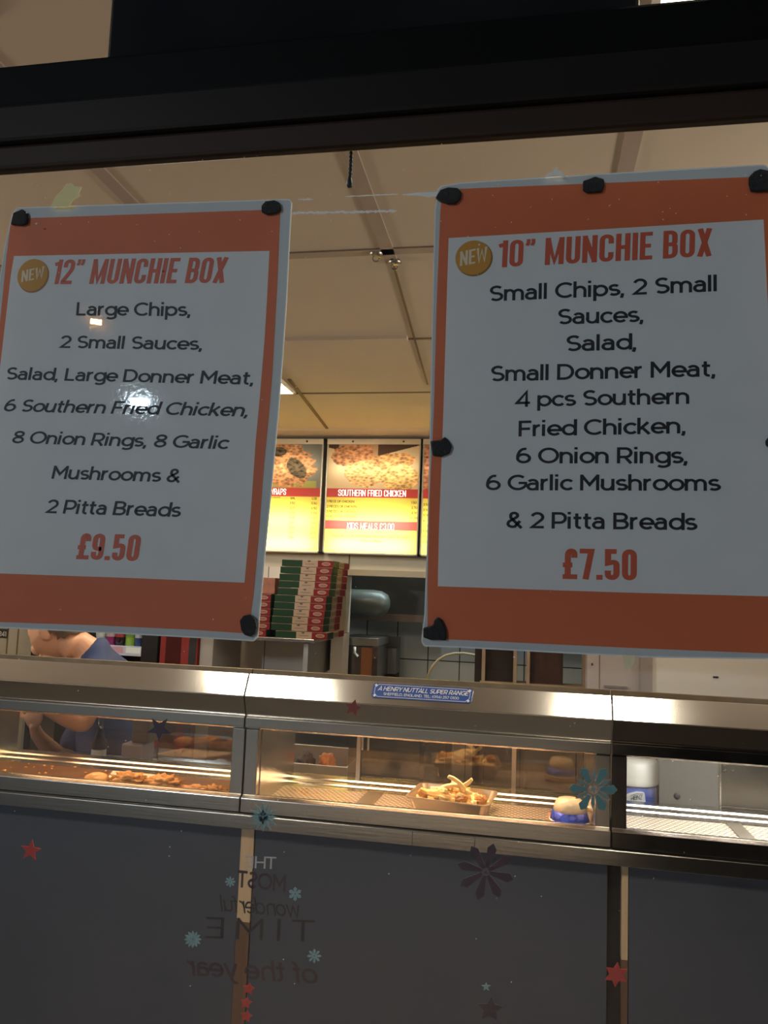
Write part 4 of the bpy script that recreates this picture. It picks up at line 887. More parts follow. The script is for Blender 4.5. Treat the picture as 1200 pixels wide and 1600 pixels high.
chip(Vector((pa.x, 2.065, FZ + .078)), (0.2, .62, .25), 60, 'chip sticking up to the left on top of the heap in the steel tray')
chip(Vector((pb.x, 2.075, FZ + .076)), (0.1, -.55, -.2), 61, 'chip sticking up to the right on top of the heap in the steel tray')
for k, (px, lab) in enumerate(((715, 'browned chicken strip at the front of the chip tray'), (752, 'small browned chicken strip at the right end of the chip tray'), (660, 'orange browned piece at the left end of the chip tray'))):
    q_ = at(px, 1247, Y=2.045); m = MB(); m.ball((q_.x, 2.048 if k != 2 else 2.07, FZ + .045), (.024 if k == 0 else .014, .012, .011), 4, .45, 10, k * 5 + 2)
    tag(m.build('chicken_strip', batter), lab, 'fried food', 'chicken strips in the chip tray')
# plastic pot with a blue band on a brown board
c = at(890, 1272, Y=2.06)
bd = tag(MB().box(c.x - .052, c.x + .040, 2.00, 2.12, FZ + .0020, FZ + .012).build('brown_board', pm('brown_card', (0.42, 0.22, 0.11), 0.6, var=.2), None, .004), 'brown card tray under the pot with the blue band in the middle cabinet', 'card tray')
pot = thing('sauce_pot', (c.x, 2.058, FZ + .0125), 'clear pot with a crinkled blue band near the right end of the middle cabinet', 'pot')
m = MB(); m.lathe([(.047, .0), (.048, .003), (.042, .024)], (c.x, 2.058, FZ + .0125), 'Z', 40)
for v in m.bm.verts:
    d = v.co - Vector((c.x, 2.058, v.co.z)); a = math.atan2(d.y, d.x); v.co += d * .03 * math.sin(a * 14)
m.build('blue_band', pm('blue_foil', (0.03, 0.07, 0.55), 0.25, 0.4, var=.6, vscale=70, bump=.6, bscale=120), pot)
MB().lathe([(.041, .024), (.035, .044), (.028, .052), (.010, .055)], (c.x, 2.058, FZ + .0125), 'Z', 32).build('lid', pm('cloudy_plastic', (0.88, 0.74, 0.55), 0.15, var=.25, vscale=50), pot)
MB().lathe([(.049, -.0002), (.0505, .001), (.049, .003)], (c.x, 2.058, FZ + .0125), 'Z', 40).build('rim', white_plastic, pot)
# work shelf behind the cabinets
ws = thing('work_shelf', (-.25, 2.5, 0), 'steel work shelf along the staff side of the counter', 'shelf')
box('shelf_top', (-1.63, RIGHT, 2.36, 2.60, 0.915, 0.935), steel_dull, ws)
for x in (-1.6, -0.6, 0.3, 1.08): box('leg', (x - .015, x + .015, 2.40, 2.43, 0, 0.915), steel_dull, ws)
# tub with label behind the right cabinet
hc = at(990, 1225, Y=2.39); hz0 = .936; hr = .066
zl0 = at(990, 1227, Y=2.328).z; zl1 = at(990, 1188, Y=2.328).z
tub = thing('mayonnaise_tub', (hc.x, 2.39, hz0), 'white lidded tub with a blue label standing behind the right cabinet', 'tub')
MB().lathe([(hr * .86, hz0 + .0003), (hr * .9, hz0 + .004), (hr * .93, zl0)], (hc.x, 2.39, 0), 'Z', 40).build('body', pm('tub_blue_label', (0.05, 0.09, 0.42), 0.35), tub)
MB().lathe([(hr * 1.0, zl0 - .004), (hr * 1.03, zl0), (hr * 1.05, zl0 + .018), (hr * 1.0, zl1 - .012), (hr * .86, zl1 - .002), (0.001, zl1)], (hc.x, 2.39, 0), 'Z', 40).build('lid', white_plastic, tub)
def on_cyl(px, py, r=hr * .925):
    """point on the front of the tub's label"""
    p = at(px, py, Y=2.39 - r); dx = p.x - hc.x; return Vector((p.x, 2.39 - math.sqrt(max(1e-6, r * r - dx * dx)), p.z))
def curved(name, px, mat, r, parent, n=10):
    """closed outline wrapped on the tub"""
    top, bot = px; m = MB(); V = []
    for i in range(n + 1):
        t = i / n; f = lambda L: (lambda k, w: (L[k][0] * (1 - w) + L[k + 1][0] * w, L[k][1] * (1 - w) + L[k + 1][1] * w))(min(int(t * (len(L) - 1)), len(L) - 2), t * (len(L) - 1) - min(int(t * (len(L) - 1)), len(L) - 2))
        V.append((m.bm.verts.new(on_cyl(*f(top), r)), m.bm.verts.new(on_cyl(*f(bot), r))))
    for A, B in zip(V, V[1:]): m.bm.faces.new((A[0], B[0], B[1], A[1]))
    return m.build(name, mat, parent)
curved('label_white_badge', ([(977, 1255), (979, 1242), (984, 1239), (994, 1236.5), (1004, 1237), (1008, 1240), (1009, 1252)], [(977, 1261), (983, 1257), (988, 1260), (994, 1259), (1003, 1258), (1006, 1262), (1009, 1260)]), whitep, hr * .934, tub)  # white printed badge behind the lettering
curved('label_outline', ([(985, 1243), (994, 1240), (1005, 1240.5)], [(985, 1244), (994, 1241), (1005, 1241.5)]), black_print, hr * .945, tub)
m_g = sans('HEINZ', 0.01); V_, F_ = m_g; wd = max(p[0] for p in V_); m = MB(); vs = []
for x, y, ly in V_:
    t = x / wd; px = 986 + 18 * t; py = 1252 - 2.0 * t - 1.3 * math.sin(t * PI) - y * 7.2; vs.append(m.bm.verts.new(on_cyl(px, py, hr * (.95 + .0005 * ly))))
for f in F_:
    try: m.bm.faces.new([vs[i] for i in f])
    except ValueError: pass
m.build('label_lettering', black_print, tub)
# grey knife block like rack beside the tub
t = thing('utensil_rack', (hc.x + .085, 2.46, .935), 'grey slanted steel rack standing beside the lidded tub', 'rack')
m = MB(); x0 = hc.x + .072
m.prism([(x0, 2.44, .9353), (x0 + .055, 2.44, .9353), (x0 + .012, 2.44, 1.06), (x0, 2.44, 1.06)], (0, .02, 0)); m.build('slanted_plate', steel_dull, t)
box('rack_base', (x0, x0 + .07, 2.432, 2.50, .9353, .950), steel_dull, t)
# steel pan with cooked pieces seen through the open back of the middle cabinet
kx0 = at(447, 1190, Y=2.50).x; kx1 = at(545, 1190, Y=2.50).x
p2 = thing('steel_pan', ((kx0 + kx1) / 2, 2.47, .936), 'steel pan seen through the open back of the middle cabinet', 'pan')
m = MB()
for b_ in ((kx0, kx1 + .02, 2.40, 2.56, .9362, .942), (kx0, kx1 + .02, 2.40, 2.404, .942, 1.004), (kx0, kx1 + .02, 2.556, 2.56, .942, 1.03), (kx0, kx0 + .004, 2.404, 2.556, .942, 1.006), (kx1 + .016, kx1 + .02, 2.404, 2.556, .942, 1.006)): m.box(*b_)
m.build('pan_body', pm('grey_pan_steel', (0.42, 0.42, 0.41), 0.4, .6), p2, .002)
for px, cm, lab in ((478, pm('charred_meat', (0.06, 0.04, 0.04), .6, var=.4, vscale=50), 'dark charred piece in the steel pan behind the middle cabinet'), (511, pm('orange_meat', (0.42, 0.16, 0.05), .5, var=.5, vscale=40), 'orange roasted piece in the steel pan behind the middle cabinet')):
    q_ = at(px, 1183, Y=2.47); m = MB(); m.ball((q_.x, 2.47, .985), (.028, .03, .040), 4, .3, 8, px)
    for v in m.bm.verts: v.co.z = max(v.co.z, .9435)
    o = m.build('roast_piece', cm); tag(o, lab, 'meat', 'roast pieces in the steel pan')
sh = thing('back_shelf', (-.62, 2.9, .9), 'grey steel shelf unit standing behind the open back of the middle cabinet', 'shelf unit')
gx0, gx1 = -1.0, -0.28
box('shelf_board', (gx0, gx1, 2.80, 3.1, 1.02, 1.035), pm('grey_shelf', (0.30, 0.31, 0.31), .5, .3), sh); box('shelf_board', (gx0, gx1, 2.80, 3.1, .86, .875), MATS['grey_shelf'], sh); box('back_panel', (gx0, gx1, 3.09, 3.10, 0.0, 1.12), MATS['grey_shelf'], sh)
for x in (gx0, gx1 - .02):
    for y in (2.80, 3.07): box('post', (x, x + .02, y, y + .02, 0, 1.12), steel_dull, sh)
# bottle and jug seen through the left cabinet
bx = at(154, 1180, Y=2.48)
bt = thing('glass_bottle', (bx.x, 2.48, 0.9355), 'small clear blue bottle seen through the left cabinet', 'bottle')
bl = glass_mat('bottle_glass', (0.45, 0.62, 0.72), .12)
MB().lathe([(.022, .9357), (.024, .945), (.024, 1.00), (.010, 1.045), (.008, 1.085)], (bx.x, 2.48, 0), 'Z', 20).build('bottle_body', bl, bt)
MB().lathe([(.0245, .950), (.0245, .980)], (bx.x, 2.48, 0), 'Z', 20, cap=False).build('label', pm('pale_blue_label', (.45, .52, .6), .5), bt)
MB().lathe([(.010, 1.081), (.010, 1.097), (.001, 1.098)], (bx.x, 2.48, 0), 'Z', 16).build('cap', pm('blue_cap', (.1, .12, .3), .4), bt)
jx = at(215, 1180, Y=2.5).x
jg = thing('plastic_box', (jx, 2.5, 0.9355), 'cloudy plastic box seen through the left cabinet, right of the bottle', 'box')
MB().box(jx - .035, jx + .04, 2.45, 2.54, .9360, 1.01).build('box_body', pm('cloudy_grey_plastic', (.20, .20, .24), .3, var=.2), jg, .006); MB().box(jx - .012, jx + .05, 2.47, 2.55, 1.0105, 1.11).build('upper_tub', pm('cloudy_brown_plastic', (.12, .11, .105), .3, var=.2), jg, .006)

# ================================================================== BACK OF THE SHOP
# shelf with pizza boxes
SHY0, SHY1 = 3.90, 4.44
sz = at(424, 996, Y=SHY0).z
sx0, sx1 = -1.62, at(491, 997, Y=SHY0).x
sf = thing('wall_shelf', ((sx0 + sx1) / 2, 4.2, sz), 'stainless wall shelf carrying the pizza boxes', 'shelf')
box('shelf_board', (sx0, sx1, SHY0, SHY1, sz - .018, sz), steel, sf, .002)
box('bracket', (sx1 - .06, sx1 - .035, SHY0 + .02, SHY1, sz - .20, sz - .018), steel_dull, sf)
green = pm('box_green', (0.009, 0.026, 0.013), .6, spec=.12); cream = pm('box_cream', (0.25, 0.18, 0.135), .6, spec=.12); redb = pm('box_red', (0.12, 0.009, 0.011), .6, spec=.12); dpr = pm('box_dark_print', (0.03, 0.02, 0.02), .6); kraft = pm('box_kraft_edge', (0.30, 0.22, 0.15), .7)
def pizza_box(x0, w, y0, z0, h, label, group, dx=0, proto=None):
    d = .36
    if proto is None:
        m = MB(); xs = [0, .40 * w, .70 * w, w]; ms = [green, cream, redb]
        m.box(0, w, 0.0005, d, 0.0008, h - .0008, kraft)
        for i in range(3): m.box(xs[i], xs[i + 1], 0, .0006, .001, h - .002, ms[i])
        m.box(w - .0002, w + .0006, .0, d * .35, .001, h - .002, green)
        m.box(w - .0002, w + .0006, d * .35, d * .65, .001, h - .002, cream); m.box(w - .0002, w + .0006, d * .65, d, .001, h - .002, redb)
        for k in range(5): m.box(w, w + .0012, d * (.38 + .055 * k), d * (.405 + .055 * k), h * .2, h * .8, dpr)
        m.prism([(w * .86 + .024 * math.cos(a), -.0006, h * .5 + .010 * math.sin(a)) for a in [k * PI / 10 for k in range(20)]], (0, .0005, 0), cream)
        m.prism([(w * .86 + .019 * math.cos(a), -.0010, h * .5 + .006 * math.sin(a)) for a in [k * PI / 10 for k in range(20)]], (0, .0003, 0), pm('oval_pink_print', (.17, .06, .05), .6))
        m.prism([(w * .53 - .010, -.0006, h * .93), (w * .53 + .010, -.0006, h * .93), (w * .53 + .004, -.0006, h * .72), (w * .53 - .004, -.0006, h * .72)], (0, .0004, 0), dpr)
        for k in range(7): m.box(w * .46 + k * .0072, w * .46 + k * .0072 + .005, -.0006, 0, h * .38, h * .46, dpr)
        o = m.build('pizza_box')
    else: o = proto.copy(); COL.objects.link(o)
    o.location = (x0 + dx, y0, z0); return tag(o, label, 'pizza box', group)
pzh = 0.0365; px_l = at(444, 990, Y=SHY0 + .02).x
ords = ['bottom', 'second from the bottom', 'third from the bottom', 'fourth from the bottom', 'fifth from the bottom', 'sixth from the bottom', 'fifth from the top', 'fourth from the top', 'third from the top', 'second from the top', 'topmost']
w_ = at(512, 985, Y=SHY0 + .02).x - at(431, 985, Y=SHY0 + .02).x
lefts = [(431, 985), (424, 974), (425, 963), (427, 951), (428.5, 940), (429.5, 929), (434, 917), (436, 906), (437, 895), (438.5, 884), (441, 872)]
PB = None; PG = 'tall stack of pizza boxes on the wall shelf'
for k in range(11):
    x = at(*lefts[k], Y=SHY0 + .02).x
    o = pizza_box(x, w_, SHY0 + .02, sz + .0004 + k * (pzh + .0006), pzh, 'pizza box, %s in the tall stack on the wall shelf' % ords[k], PG, proto=PB); PB = PB or o
PG2 = 'shorter stack of pizza boxes at the left'
lr = [(419, 985), (425, 974), (425, 963), (426, 951), (426, 940), (427, 929)]
o2 = ['bottom', 'second from the bottom', 'third from the bottom', 'third from the top', 'second from the top', 'topmost']
for k in range(6):
    x = at(lr[k][0], lr[k][1], Y=SHY0 + .02).x - w_ - .012
    pizza_box(x, w_, SHY0 + .02, sz + .0004 + k * (pzh + .0006), pzh, 'pizza box, %s in the shorter stack beside the left poster' % o2[k], PG2, proto=PB)
zt = sz + 6 * (pzh + .0006) + .001; xr_ = at(430, 910, Y=SHY0 + .05).x
tag(MB().box(xr_ - .30, xr_, SHY0 + .05, SHY0 + .33, zt, zt + .085).build('brown_carton', pm('brown_printed_card', (0.20, 0.07, 0.04), .6, var=.6, vscale=35), None, .003), 'dark brown printed carton on top of the shorter pizza box stack', 'carton')
# pale post beside the shelf
a = at(516, 1020, Y=4.30).x; b = at(536, 1020, Y=4.30).x
tag(MB().box(a, b, 4.30, 4.438, 0.0, 1.30).build('wall_post', pm('cream_post', (0.50, 0.45, 0.38), .5), None, .003), 'pale narrow post standing right of the pizza box shelf', 'post')
a = at(499, 1020, Y=4.36).x
tag(MB().box(a - .012, a + .012, 4.40, 4.438, 0.0, 1.285).build('pipe_cover', pm('pale_pipe_cover', (.55, .5, .44), .5), None, .002), 'thin pale pipe cover on the tiles left of the narrow post', 'pipe')
# steel water boiler and grey bin in the hatch
a = at(533, 1030, Y=4.60).x; b = at(590, 1030, Y=4.60).x; zt = at(560, 996, Y=4.60).z; zm = at(560, 1009, Y=4.60).z
bo = thing('water_boiler', ((a + b) / 2, 4.75, HZ0), 'dark steel boiler standing in the kitchen hatch beside the narrow post', 'boiler')
MB().box(a, b, 4.60, 4.95, HZ0, zm).build('tank', pm('boiler_steel', (.20, .16, .14), .25, .9, var=.2, vscale=10), bo, .004)
MB().box(a - .002, b + .002, 4.595, 4.95, zm + .001, zt).build('top_band', steel_dull, bo, .003)
hnd = at(554, 1020, Y=4.59); MB().tube([hnd + Vector((0, 0, .035)), hnd, hnd + Vector((.022, 0, -.02))], .008, 8).build('tap_handle', white_plastic, bo)
ca = at(572, 1030, Y=4.595); MB().box(ca.x - .030, ca.x + .035, 4.592, 4.599, HZ0 + .01, zm - .01).build('orange_reflection', pm('orange_reflection', (.50, .22, .11), .3, .8), bo)  # orange panel puts the warm reflection on the tank into colour
a = at(592, 1030, Y=4.97).x; b = at(619, 1030, Y=4.97).x
bn = thing('grey_bin', ((a + b) / 2, 5.05, HZ0 - .3), 'grey box with a black tap in the kitchen hatch, right of the boiler', 'box')
MB().box(a, b, 4.97, 5.13, HZ0 + .14, at(600, 1012, Y=4.97).z).build('box_body', pm('grey_box_paint', (.22, .21, .20), .5), bn, .003); MB().box(a + .003, b - .003, 4.98, 5.13, HZ0 - .3, HZ0 + .14).build('dark_base', black_gap, bn)
kp = at(596, 1018, Y=4.96)
MB().ball(kp, (.012, .008, .012), 2).ball(kp + Vector((0, 0, .022)), (.010, .008, .013), 2).ball(kp + Vector((.018, 0, .002)), (.010, .008, .009), 2).ball(kp + Vector((0, 0, -.024)), (.008, .008, .012), 2).build('black_tap', black_print, bn)
box('back_plate', (a, b, 5.11, 5.13, at(600, 1012, Y=4.97).z, at(600, 996, Y=4.97).z), MATS['grey_box_paint'], bn)
pp = at(621.5, 1020, Y=5.17)
m = MB(); pts = [(pp.x + .004 * math.sin(k * 1.3), 5.17, HZ0 - .1 + k * (at(621, 998, Y=5.17).z - HZ0 + .1) / 14) for k in range(15)]
tag(m.tube(pts, .011, 8).build('dark_cable', pm('cable_dark', (.05, .05, .045), .6)), 'dark vertical cable on the tiles right of the grey box', 'cable')
# extractor hood and duct in the kitchen
hz = at(600, 966, Y=4.9).z
ho = thing('extractor_hood', (-.35, 4.95, hz), 'dark greasy extractor hood across the kitchen behind the hatch', 'extractor hood')
hood_m = pm('greasy_dark_steel', (.030, .024, .018), .35, .3, var=.4, vscale=14)
MB().box(-1.6, 1.0, 4.82, 5.19, hz, 1.80).build('hood_body', hood_m, ho, .006); box('hood_lip', (-1.6, 1.0, 4.80, 4.82, hz - .012, hz + .03), pm('brown_grease_lip', (.10, .065, .045), .4, .5), ho)
dk = at(575, 945, Y=4.72)
d_ = at(604, 940, Y=4.70)
tag(MB().lathe([(.080, -.75), (.080, -.10), (.074, -.05), (.055, -.015), (.03, -.002), (0.001, 0)], (d_.x + .02, 4.70, d_.z - .012), 'X', 28).build('duct_pipe', pm('grey_green_duct', (.09, .10, .085), .4, .2, var=.2)), 'grey duct with a rounded end below the extractor hood', 'duct')
# hose right of the hatch opening
pts = [at(x, y, Y=4.52) for x, y in ((668, 1062), (670, 1052), (676, 1041), (685, 1031), (697, 1024), (711, 1021), (725, 1021), (738, 1023), (748, 1026))]
tag(MB().tube(pts, .0075, 8).build('gas_hose', pm('tan_hose', (.38, .31, .18), .5)), 'tan curved hose against the tiles left of the dark rack', 'hose')
# dark wood framed rack
ry = 4.30
X = lambda px, py=1050: at(px, py, Y=ry).x
rk = thing('framed_rack', (X(830), ry + .06, 0), 'dark cupboard rack with tan wooden frames behind the maker plate cabinet', 'rack')
frm = pm('tan_frame_wood', (.30, .21, .14), .5, var=.2); drk = pm('dark_cupboard', (.022, .014, .012), .3, var=.5, vscale=12)
zt, zb = 1.42, at(820, 1068, Y=ry).z
for px in (755, 804.5, 825, 914): box('upright', (X(px) - .009, X(px) + .009, ry, ry + .12, 0, zt), frm, rk)
box('bottom_rail', (X(750), X(918), ry + .002, ry + .12, zb - .03, zb), frm, rk); box('top_rail', (X(744), X(918), ry + .002, ry + .12, zt, zt + .02), frm, rk)
box('dark_panel', (X(741), X(753), ry + .02, ry + .12, 0, zt), drk, rk); box('dark_panel', (X(757), X(802.5), ry + .03, ry + .12, zb, zt), drk, rk)
box('dark_panel', (X(827), X(880), ry + .03, ry + .12, zb, zt), pm('dark_reddish_cupboard', (.045, .022, .016), .3, var=.7, vscale=9, stretch=(6, 1, .4)), rk)
# cabinets at the right
cy = 4.18
Xc = lambda px, py=1060: at(px, py, Y=cy).x
kc = thing('wall_cabinet', (Xc(945), cy, 0), 'grey mauve cupboard between the framed rack and the white cabinet', 'cupboard')
gm = pm('mauve_grey_paint', (.40, .36, .36), .5)
box('body', (Xc(917), Xc(1024), cy, 4.44, 0, 1.45), gm, kc, .002); box('seam', (Xc(936.5) - .002, Xc(936.5) + .002, cy - .002, cy, 0, 1.45), line_m, kc); box('seam', (Xc(999) - .001, Xc(999) + .001, cy - .002, cy, 0, 1.45), MATS['mauve_grey_paint'], kc)
hz_ = at(960, 1075, Y=cy).z; box('handle', (Xc(944), Xc(980), cy - .010, cy, hz_, hz_ + .012), pm('handle_grey', (.3, .27, .27), .4, .5), kc); box('keyhole', (Xc(925) - .004, Xc(925) + .004, cy - .002, cy, at(925, 1038, Y=cy).z - .006, at(925, 1038, Y=cy).z + .006), black_print, kc)
wc = thing('white_cabinet', (Xc(1110), 4.1, 0), 'large white cabinet at the right behind the right display cabinet', 'cabinet')
Xw = lambda px: at(px, 1060, Y=4.05).x
box('body', (Xw(1026), RX1 - .02, 4.05, 4.44, 0, 1.50), pm('white_cabinet_paint', (.62, .60, .57), .5, var=.03), wc, .003)
k_ = at(1118, 1058, Y=4.05); box('latch', (k_.x - .012, k_.x + .012, 4.044, 4.05, k_.z - .004, k_.z + .004), steel_dark, wc)
# drinks cooler at the left
fy = 4.0
Xf = lambda px: at(px, 1010, Y=fy).x
fx0, fx1 = Xf(95), Xf(246); fxi = Xf(221)
fr = thing('drinks_cooler', ((fx0 + fx1) / 2, 4.2, 0), 'black open drinks cooler with lit bottles behind the bending worker', 'drinks cooler')
m = MB()
for b_ in ((fx0, fx0 + .03, fy, 4.44, 0, 1.75), (fxi, fx1, fy, 4.44, 0, 1.75), (fx0, fx1, 4.40, 4.44, 0, 1.75), (fx0, fx1, fy, 4.44, 1.70, 1.75), (fx0, fx1, fy, 4.44, 0, .12)): m.box(*b_)
m.build('cooler_body', pm('cooler_black', (.012, .010, .010), .3), fr)
s1z = at(170, 1020, Y=fy).z; s2z = s1z - .27
stripm = pm('shelf_label_strip', (.42, .46, .62), .4, var=.3, vscale=30)
for zz in (s1z, s2z):
    box('shelf_board', (fx0 + .03, fxi, fy + .012, 4.40, zz - .006, zz), steel_dull, fr); ls = box('label_strip', (fx0 + .03, fxi, fy, fy + .012, zz - .01, zz + .042), stripm, fr)
    box('pink_label', (Xf(163), Xf(193), fy - .001, fy, zz + .004, zz + .036), pm('pink_label_print', (.50, .28, .36), .5), fr); box('white_label', (Xf(197), Xf(220), fy - .001, fy, zz + .004, zz + .036), pm('pale_label_print', (.62, .70, .74), .5), fr)
area('cooler_light', (0, -.10, 1.66), (0.5, 0, 0), .40, .04, 5.0, (.82, .93, 1.0), fr)
lq = {'cola': (.025, .010, .012), 'lime': (.22, .36, .05), 'berry': (.20, .02, .10), 'pale': (.35, .42, .42), 'blue': (.03, .05, .16)}
cap_c = {'cola': (.55, .05, .05), 'lime': (.2, .4, .06), 'berry': (.7, .55, .6), 'pale': (.8, .85, .85), 'blue': (.7, .75, .9)}
BG = 'bottles in the drinks cooler'
def bottle(x, y, z, kind, label):
    t = thing('drinks_bottle', (x, y, z), label, 'bottle', BG)
    MB().lathe([(.025, z + .0005), (.0275, z + .006), (.0275, z + .135), (.024, z + .160), (.012, z + .195), (.012, z + .205)], (x, y, 0), 'Z', 18).build('bottle_body', pm('bottle_' + kind, lq[kind], .06, coat=.5), t)
    MB().lathe([(.014, z + .203), (.014, z + .221), (.001, z + .2215)], (x, y, 0), 'Z', 14).build('bottle_cap', pm('cap_' + kind, cap_c[kind], .3), t)
    MB().lathe([(.028, z + .085), (.028, z + .125)], (x, y, 0), 'Z', 18, cap=False).build('bottle_label', pm('label_' + kind, tuple(c * .5 for c in cap_c[kind]), .4), t)
    return t
names = {'pale': 'pale', 'berry': 'berry coloured', 'cola': 'dark', 'lime': 'lime green', 'blue': 'dark blue'}
for px, kd, w2 in ((147, 'pale', 'leftmost in the upper row of the drinks cooler'), (163, 'berry', 'second from the left in the upper row of the drinks cooler'), (178, 'cola', 'in the middle of the upper row of the drinks cooler'), (194, 'lime', 'second from the right in the upper row of the drinks cooler'), (209, 'blue', 'rightmost in the upper row of the drinks cooler')):
    bottle(Xf(px) , fy + .065, s1z + .0005, kd, '%s drinks bottle, %s' % (names[kd], w2))
for px, kd, w2 in ((150, 'cola', 'leftmost in the lower row of the drinks cooler, under the pale one'), (165, 'pale', 'second from the left in the lower row of the drinks cooler'), (179, 'cola', 'in the middle of the lower row of the drinks cooler'), (194, 'berry', 'second from the right in the lower row of the drinks cooler'), (209, 'pale', 'rightmost in the lower row of the drinks cooler')):
    bottle(Xf(px), fy + .065, s2z + .0005, kd, '%s drinks bottle, %s' % (names[kd], w2))
rx0, rx1 = Xf(250), Xf(308)
rf = thing('red_cabinet', ((rx0 + rx1) / 2, 4.2, 0), 'dark red upright cabinet right of the drinks cooler', 'cabinet')
box('body', (rx0, rx1, fy, 4.44, 0, 1.5), pm('red_cabinet_paint', (.20, .025, .022), .25, var=.3, vscale=6, stretch=(4, 1, .3)), rf, .004); box('dark_window', (rx0 + .035, Xf(283), fy - .003, fy, .3, 1.5), pm('red_dark_glass', (.05, .008, .008), .1), rf)
box('side_trim', (rx1 - .045, rx1 - .004, fy - .004, fy, 0, 1.5), pm('black_trim', (.02, .018, .016), .3), rf)
g0, g1 = Xf(310), Xf(331)
tag(MB().box(g0, g1, 4.02, 4.44, 0, 1.5).build('grey_locker', pm('grey_locker_paint', (.30, .27, .25), .35, .2), None, .004), 'narrow grey locker between the dark red cabinet and the tiled wall', 'locker')
# pale wall panelling, pole and small notice at the far left
pz = 4.10
m = MB(); lx0, lx1 = RX0 + .05, at(49, 1010, Y=pz).x
m.box(lx0, lx1, pz, pz + .05, 0, 1.70)
wp = tag(m.build('wall_panelling', pm('beige_panelling', (.50, .46, .38), .55, var=.04)), 'beige panelling with upright seams at the far left of the shop', 'panelling')
for px in (11, 27): x = at(px, 1010, Y=pz).x; box('seam', (x - .004, x + .004, pz - .002, pz, 0, 1.70), line_m, wp)
x = at(51, 1010, Y=4.02).x
tag(MB().box(x - .008, x + .012, 4.02, 4.05, 0, 1.60).build('dark_pole', black_print), 'thin dark pole at the right edge of the beige panelling', 'pole')
n0, n1 = at(-6, 996, Y=pz - .003), at(13, 983, Y=pz - .003)
nt_ = thing('wall_notice', ((n0.x + n1.x) / 2, pz, n0.z), 'small dark notice with white letters on the beige panelling', 'notice')
box('notice_card', (n0.x, n1.x, pz - .004, pz - .0022, n0.z, n1.z), pm('notice_black', (.04, .035, .03), .5), nt_)
letter('notice_lettering', sans('241', .06), (n0.x + .012, pz - .0045, n0.z + .009), (n1.x - .01, pz - .0045, n0.z + .009), (0, 0, .028), whitep, nt_)

# ================================================================== WORKER
skin = pm('skin', (.62, .31, .18), .5, var=.10, vscale=14); shirt = pm('blue_shirt', (.022, .038, .115), .8, var=.15, vscale=20); hairm = pm('brown_hair', (.10, .055, .025), .7, bump=.8, bscale=200); trouser = pm('dark_trousers', (.015, .015, .018), .8)
def skinned(name, pts, edges, mat, parent=None, root=0, sub=2):
    me = bpy.data.meshes.new(name); me.from_pydata([p[0] for p in pts], edges, []); o = bpy.data.objects.new(name, me); COL.objects.link(o); me.materials.append(mat)
    sk = o.modifiers.new('skin', 'SKIN'); sk.use_smooth_shade = True; sk.branch_smoothing = .6
    for v, p in zip(me.skin_vertices[0].data, pts): r = p[1]; v.radius = (r, r) if not hasattr(r, '__len__') else r
    me.skin_vertices[0].data[root].use_root = True
    s_ = o.modifiers.new('subsurf', 'SUBSURF'); s_.levels = sub; s_.render_levels = sub
    dg = bpy.context.evaluated_depsgraph_get(); bpy.context.view_layer.update(); dg.update()
    m2 = bpy.data.meshes.new_from_object(o.evaluated_get(dg)); o.modifiers.clear(); o.data = m2; m2.name = name
    if not m2.materials: m2.materials.append(mat)
    for p in m2.polygons: p.use_smooth = True
    if parent is not None: o.parent = parent
    return o
OX, OY = -1.752, 2.68           # head centre
HZc = 1.348
Bp = [((-1.50, 2.76, .86), .13), ((-1.52, 2.75, 1.00), .125), ((-1.54, 2.74, 1.12), .13), ((-1.575, 2.73, 1.21), .12), ((-1.62, 2.71, 1.275), .062), ((-1.665, 2.70, 1.315), .056),
      # left arm: shoulder, elbow, wrist
      ((-1.53, 2.58, 1.19), .060), ((-1.50, 2.53, 1.11), .046), ((-1.485, 2.50, 1.045), .036), ((-1.555, 2.475, 1.085), .040), ((-1.67, 2.44, 1.150), .030), ((-1.725, 2.43, 1.170), (.034, .018)),
      # right arm
      ((-1.60, 2.87, 1.19), .06), ((-1.68, 2.87, 1.03), .048), ((-1.755, 2.80, .86), .036), ((-1.770, 2.73, .91), .034), ((-1.783, 2.665, .972), .024), ((-1.785, 2.645, 1.02), (.028, .014)),
      # legs
      ((-1.50, 2.67, .80), .095), ((-1.55, 2.66, .46), .062), ((-1.50, 2.66, .10), .042), ((-1.58, 2.655, .045), .038), ((-1.66, 2.65, .032), .028),
      ((-1.48, 2.86, .80), .095), ((-1.51, 2.87, .46), .062), ((-1.45, 2.87, .10), .042), ((-1.53, 2.875, .045), .038), ((-1.61, 2.88, .032), .028)]
Be = [(0, 1), (1, 2), (2, 3), (3, 4), (4, 5), (3, 6), (6, 7), (7, 8), (8, 9), (9, 10), (10, 11), (3, 12), (12, 13), (13, 14), (14, 15), (15, 16), (16, 17), (0, 18), (18, 19), (19, 20), (20, 21), (21, 22), (0, 23), (23, 24), (24, 25), (25, 26), (26, 27)]
body = skinned('person', Bp, Be, skin)
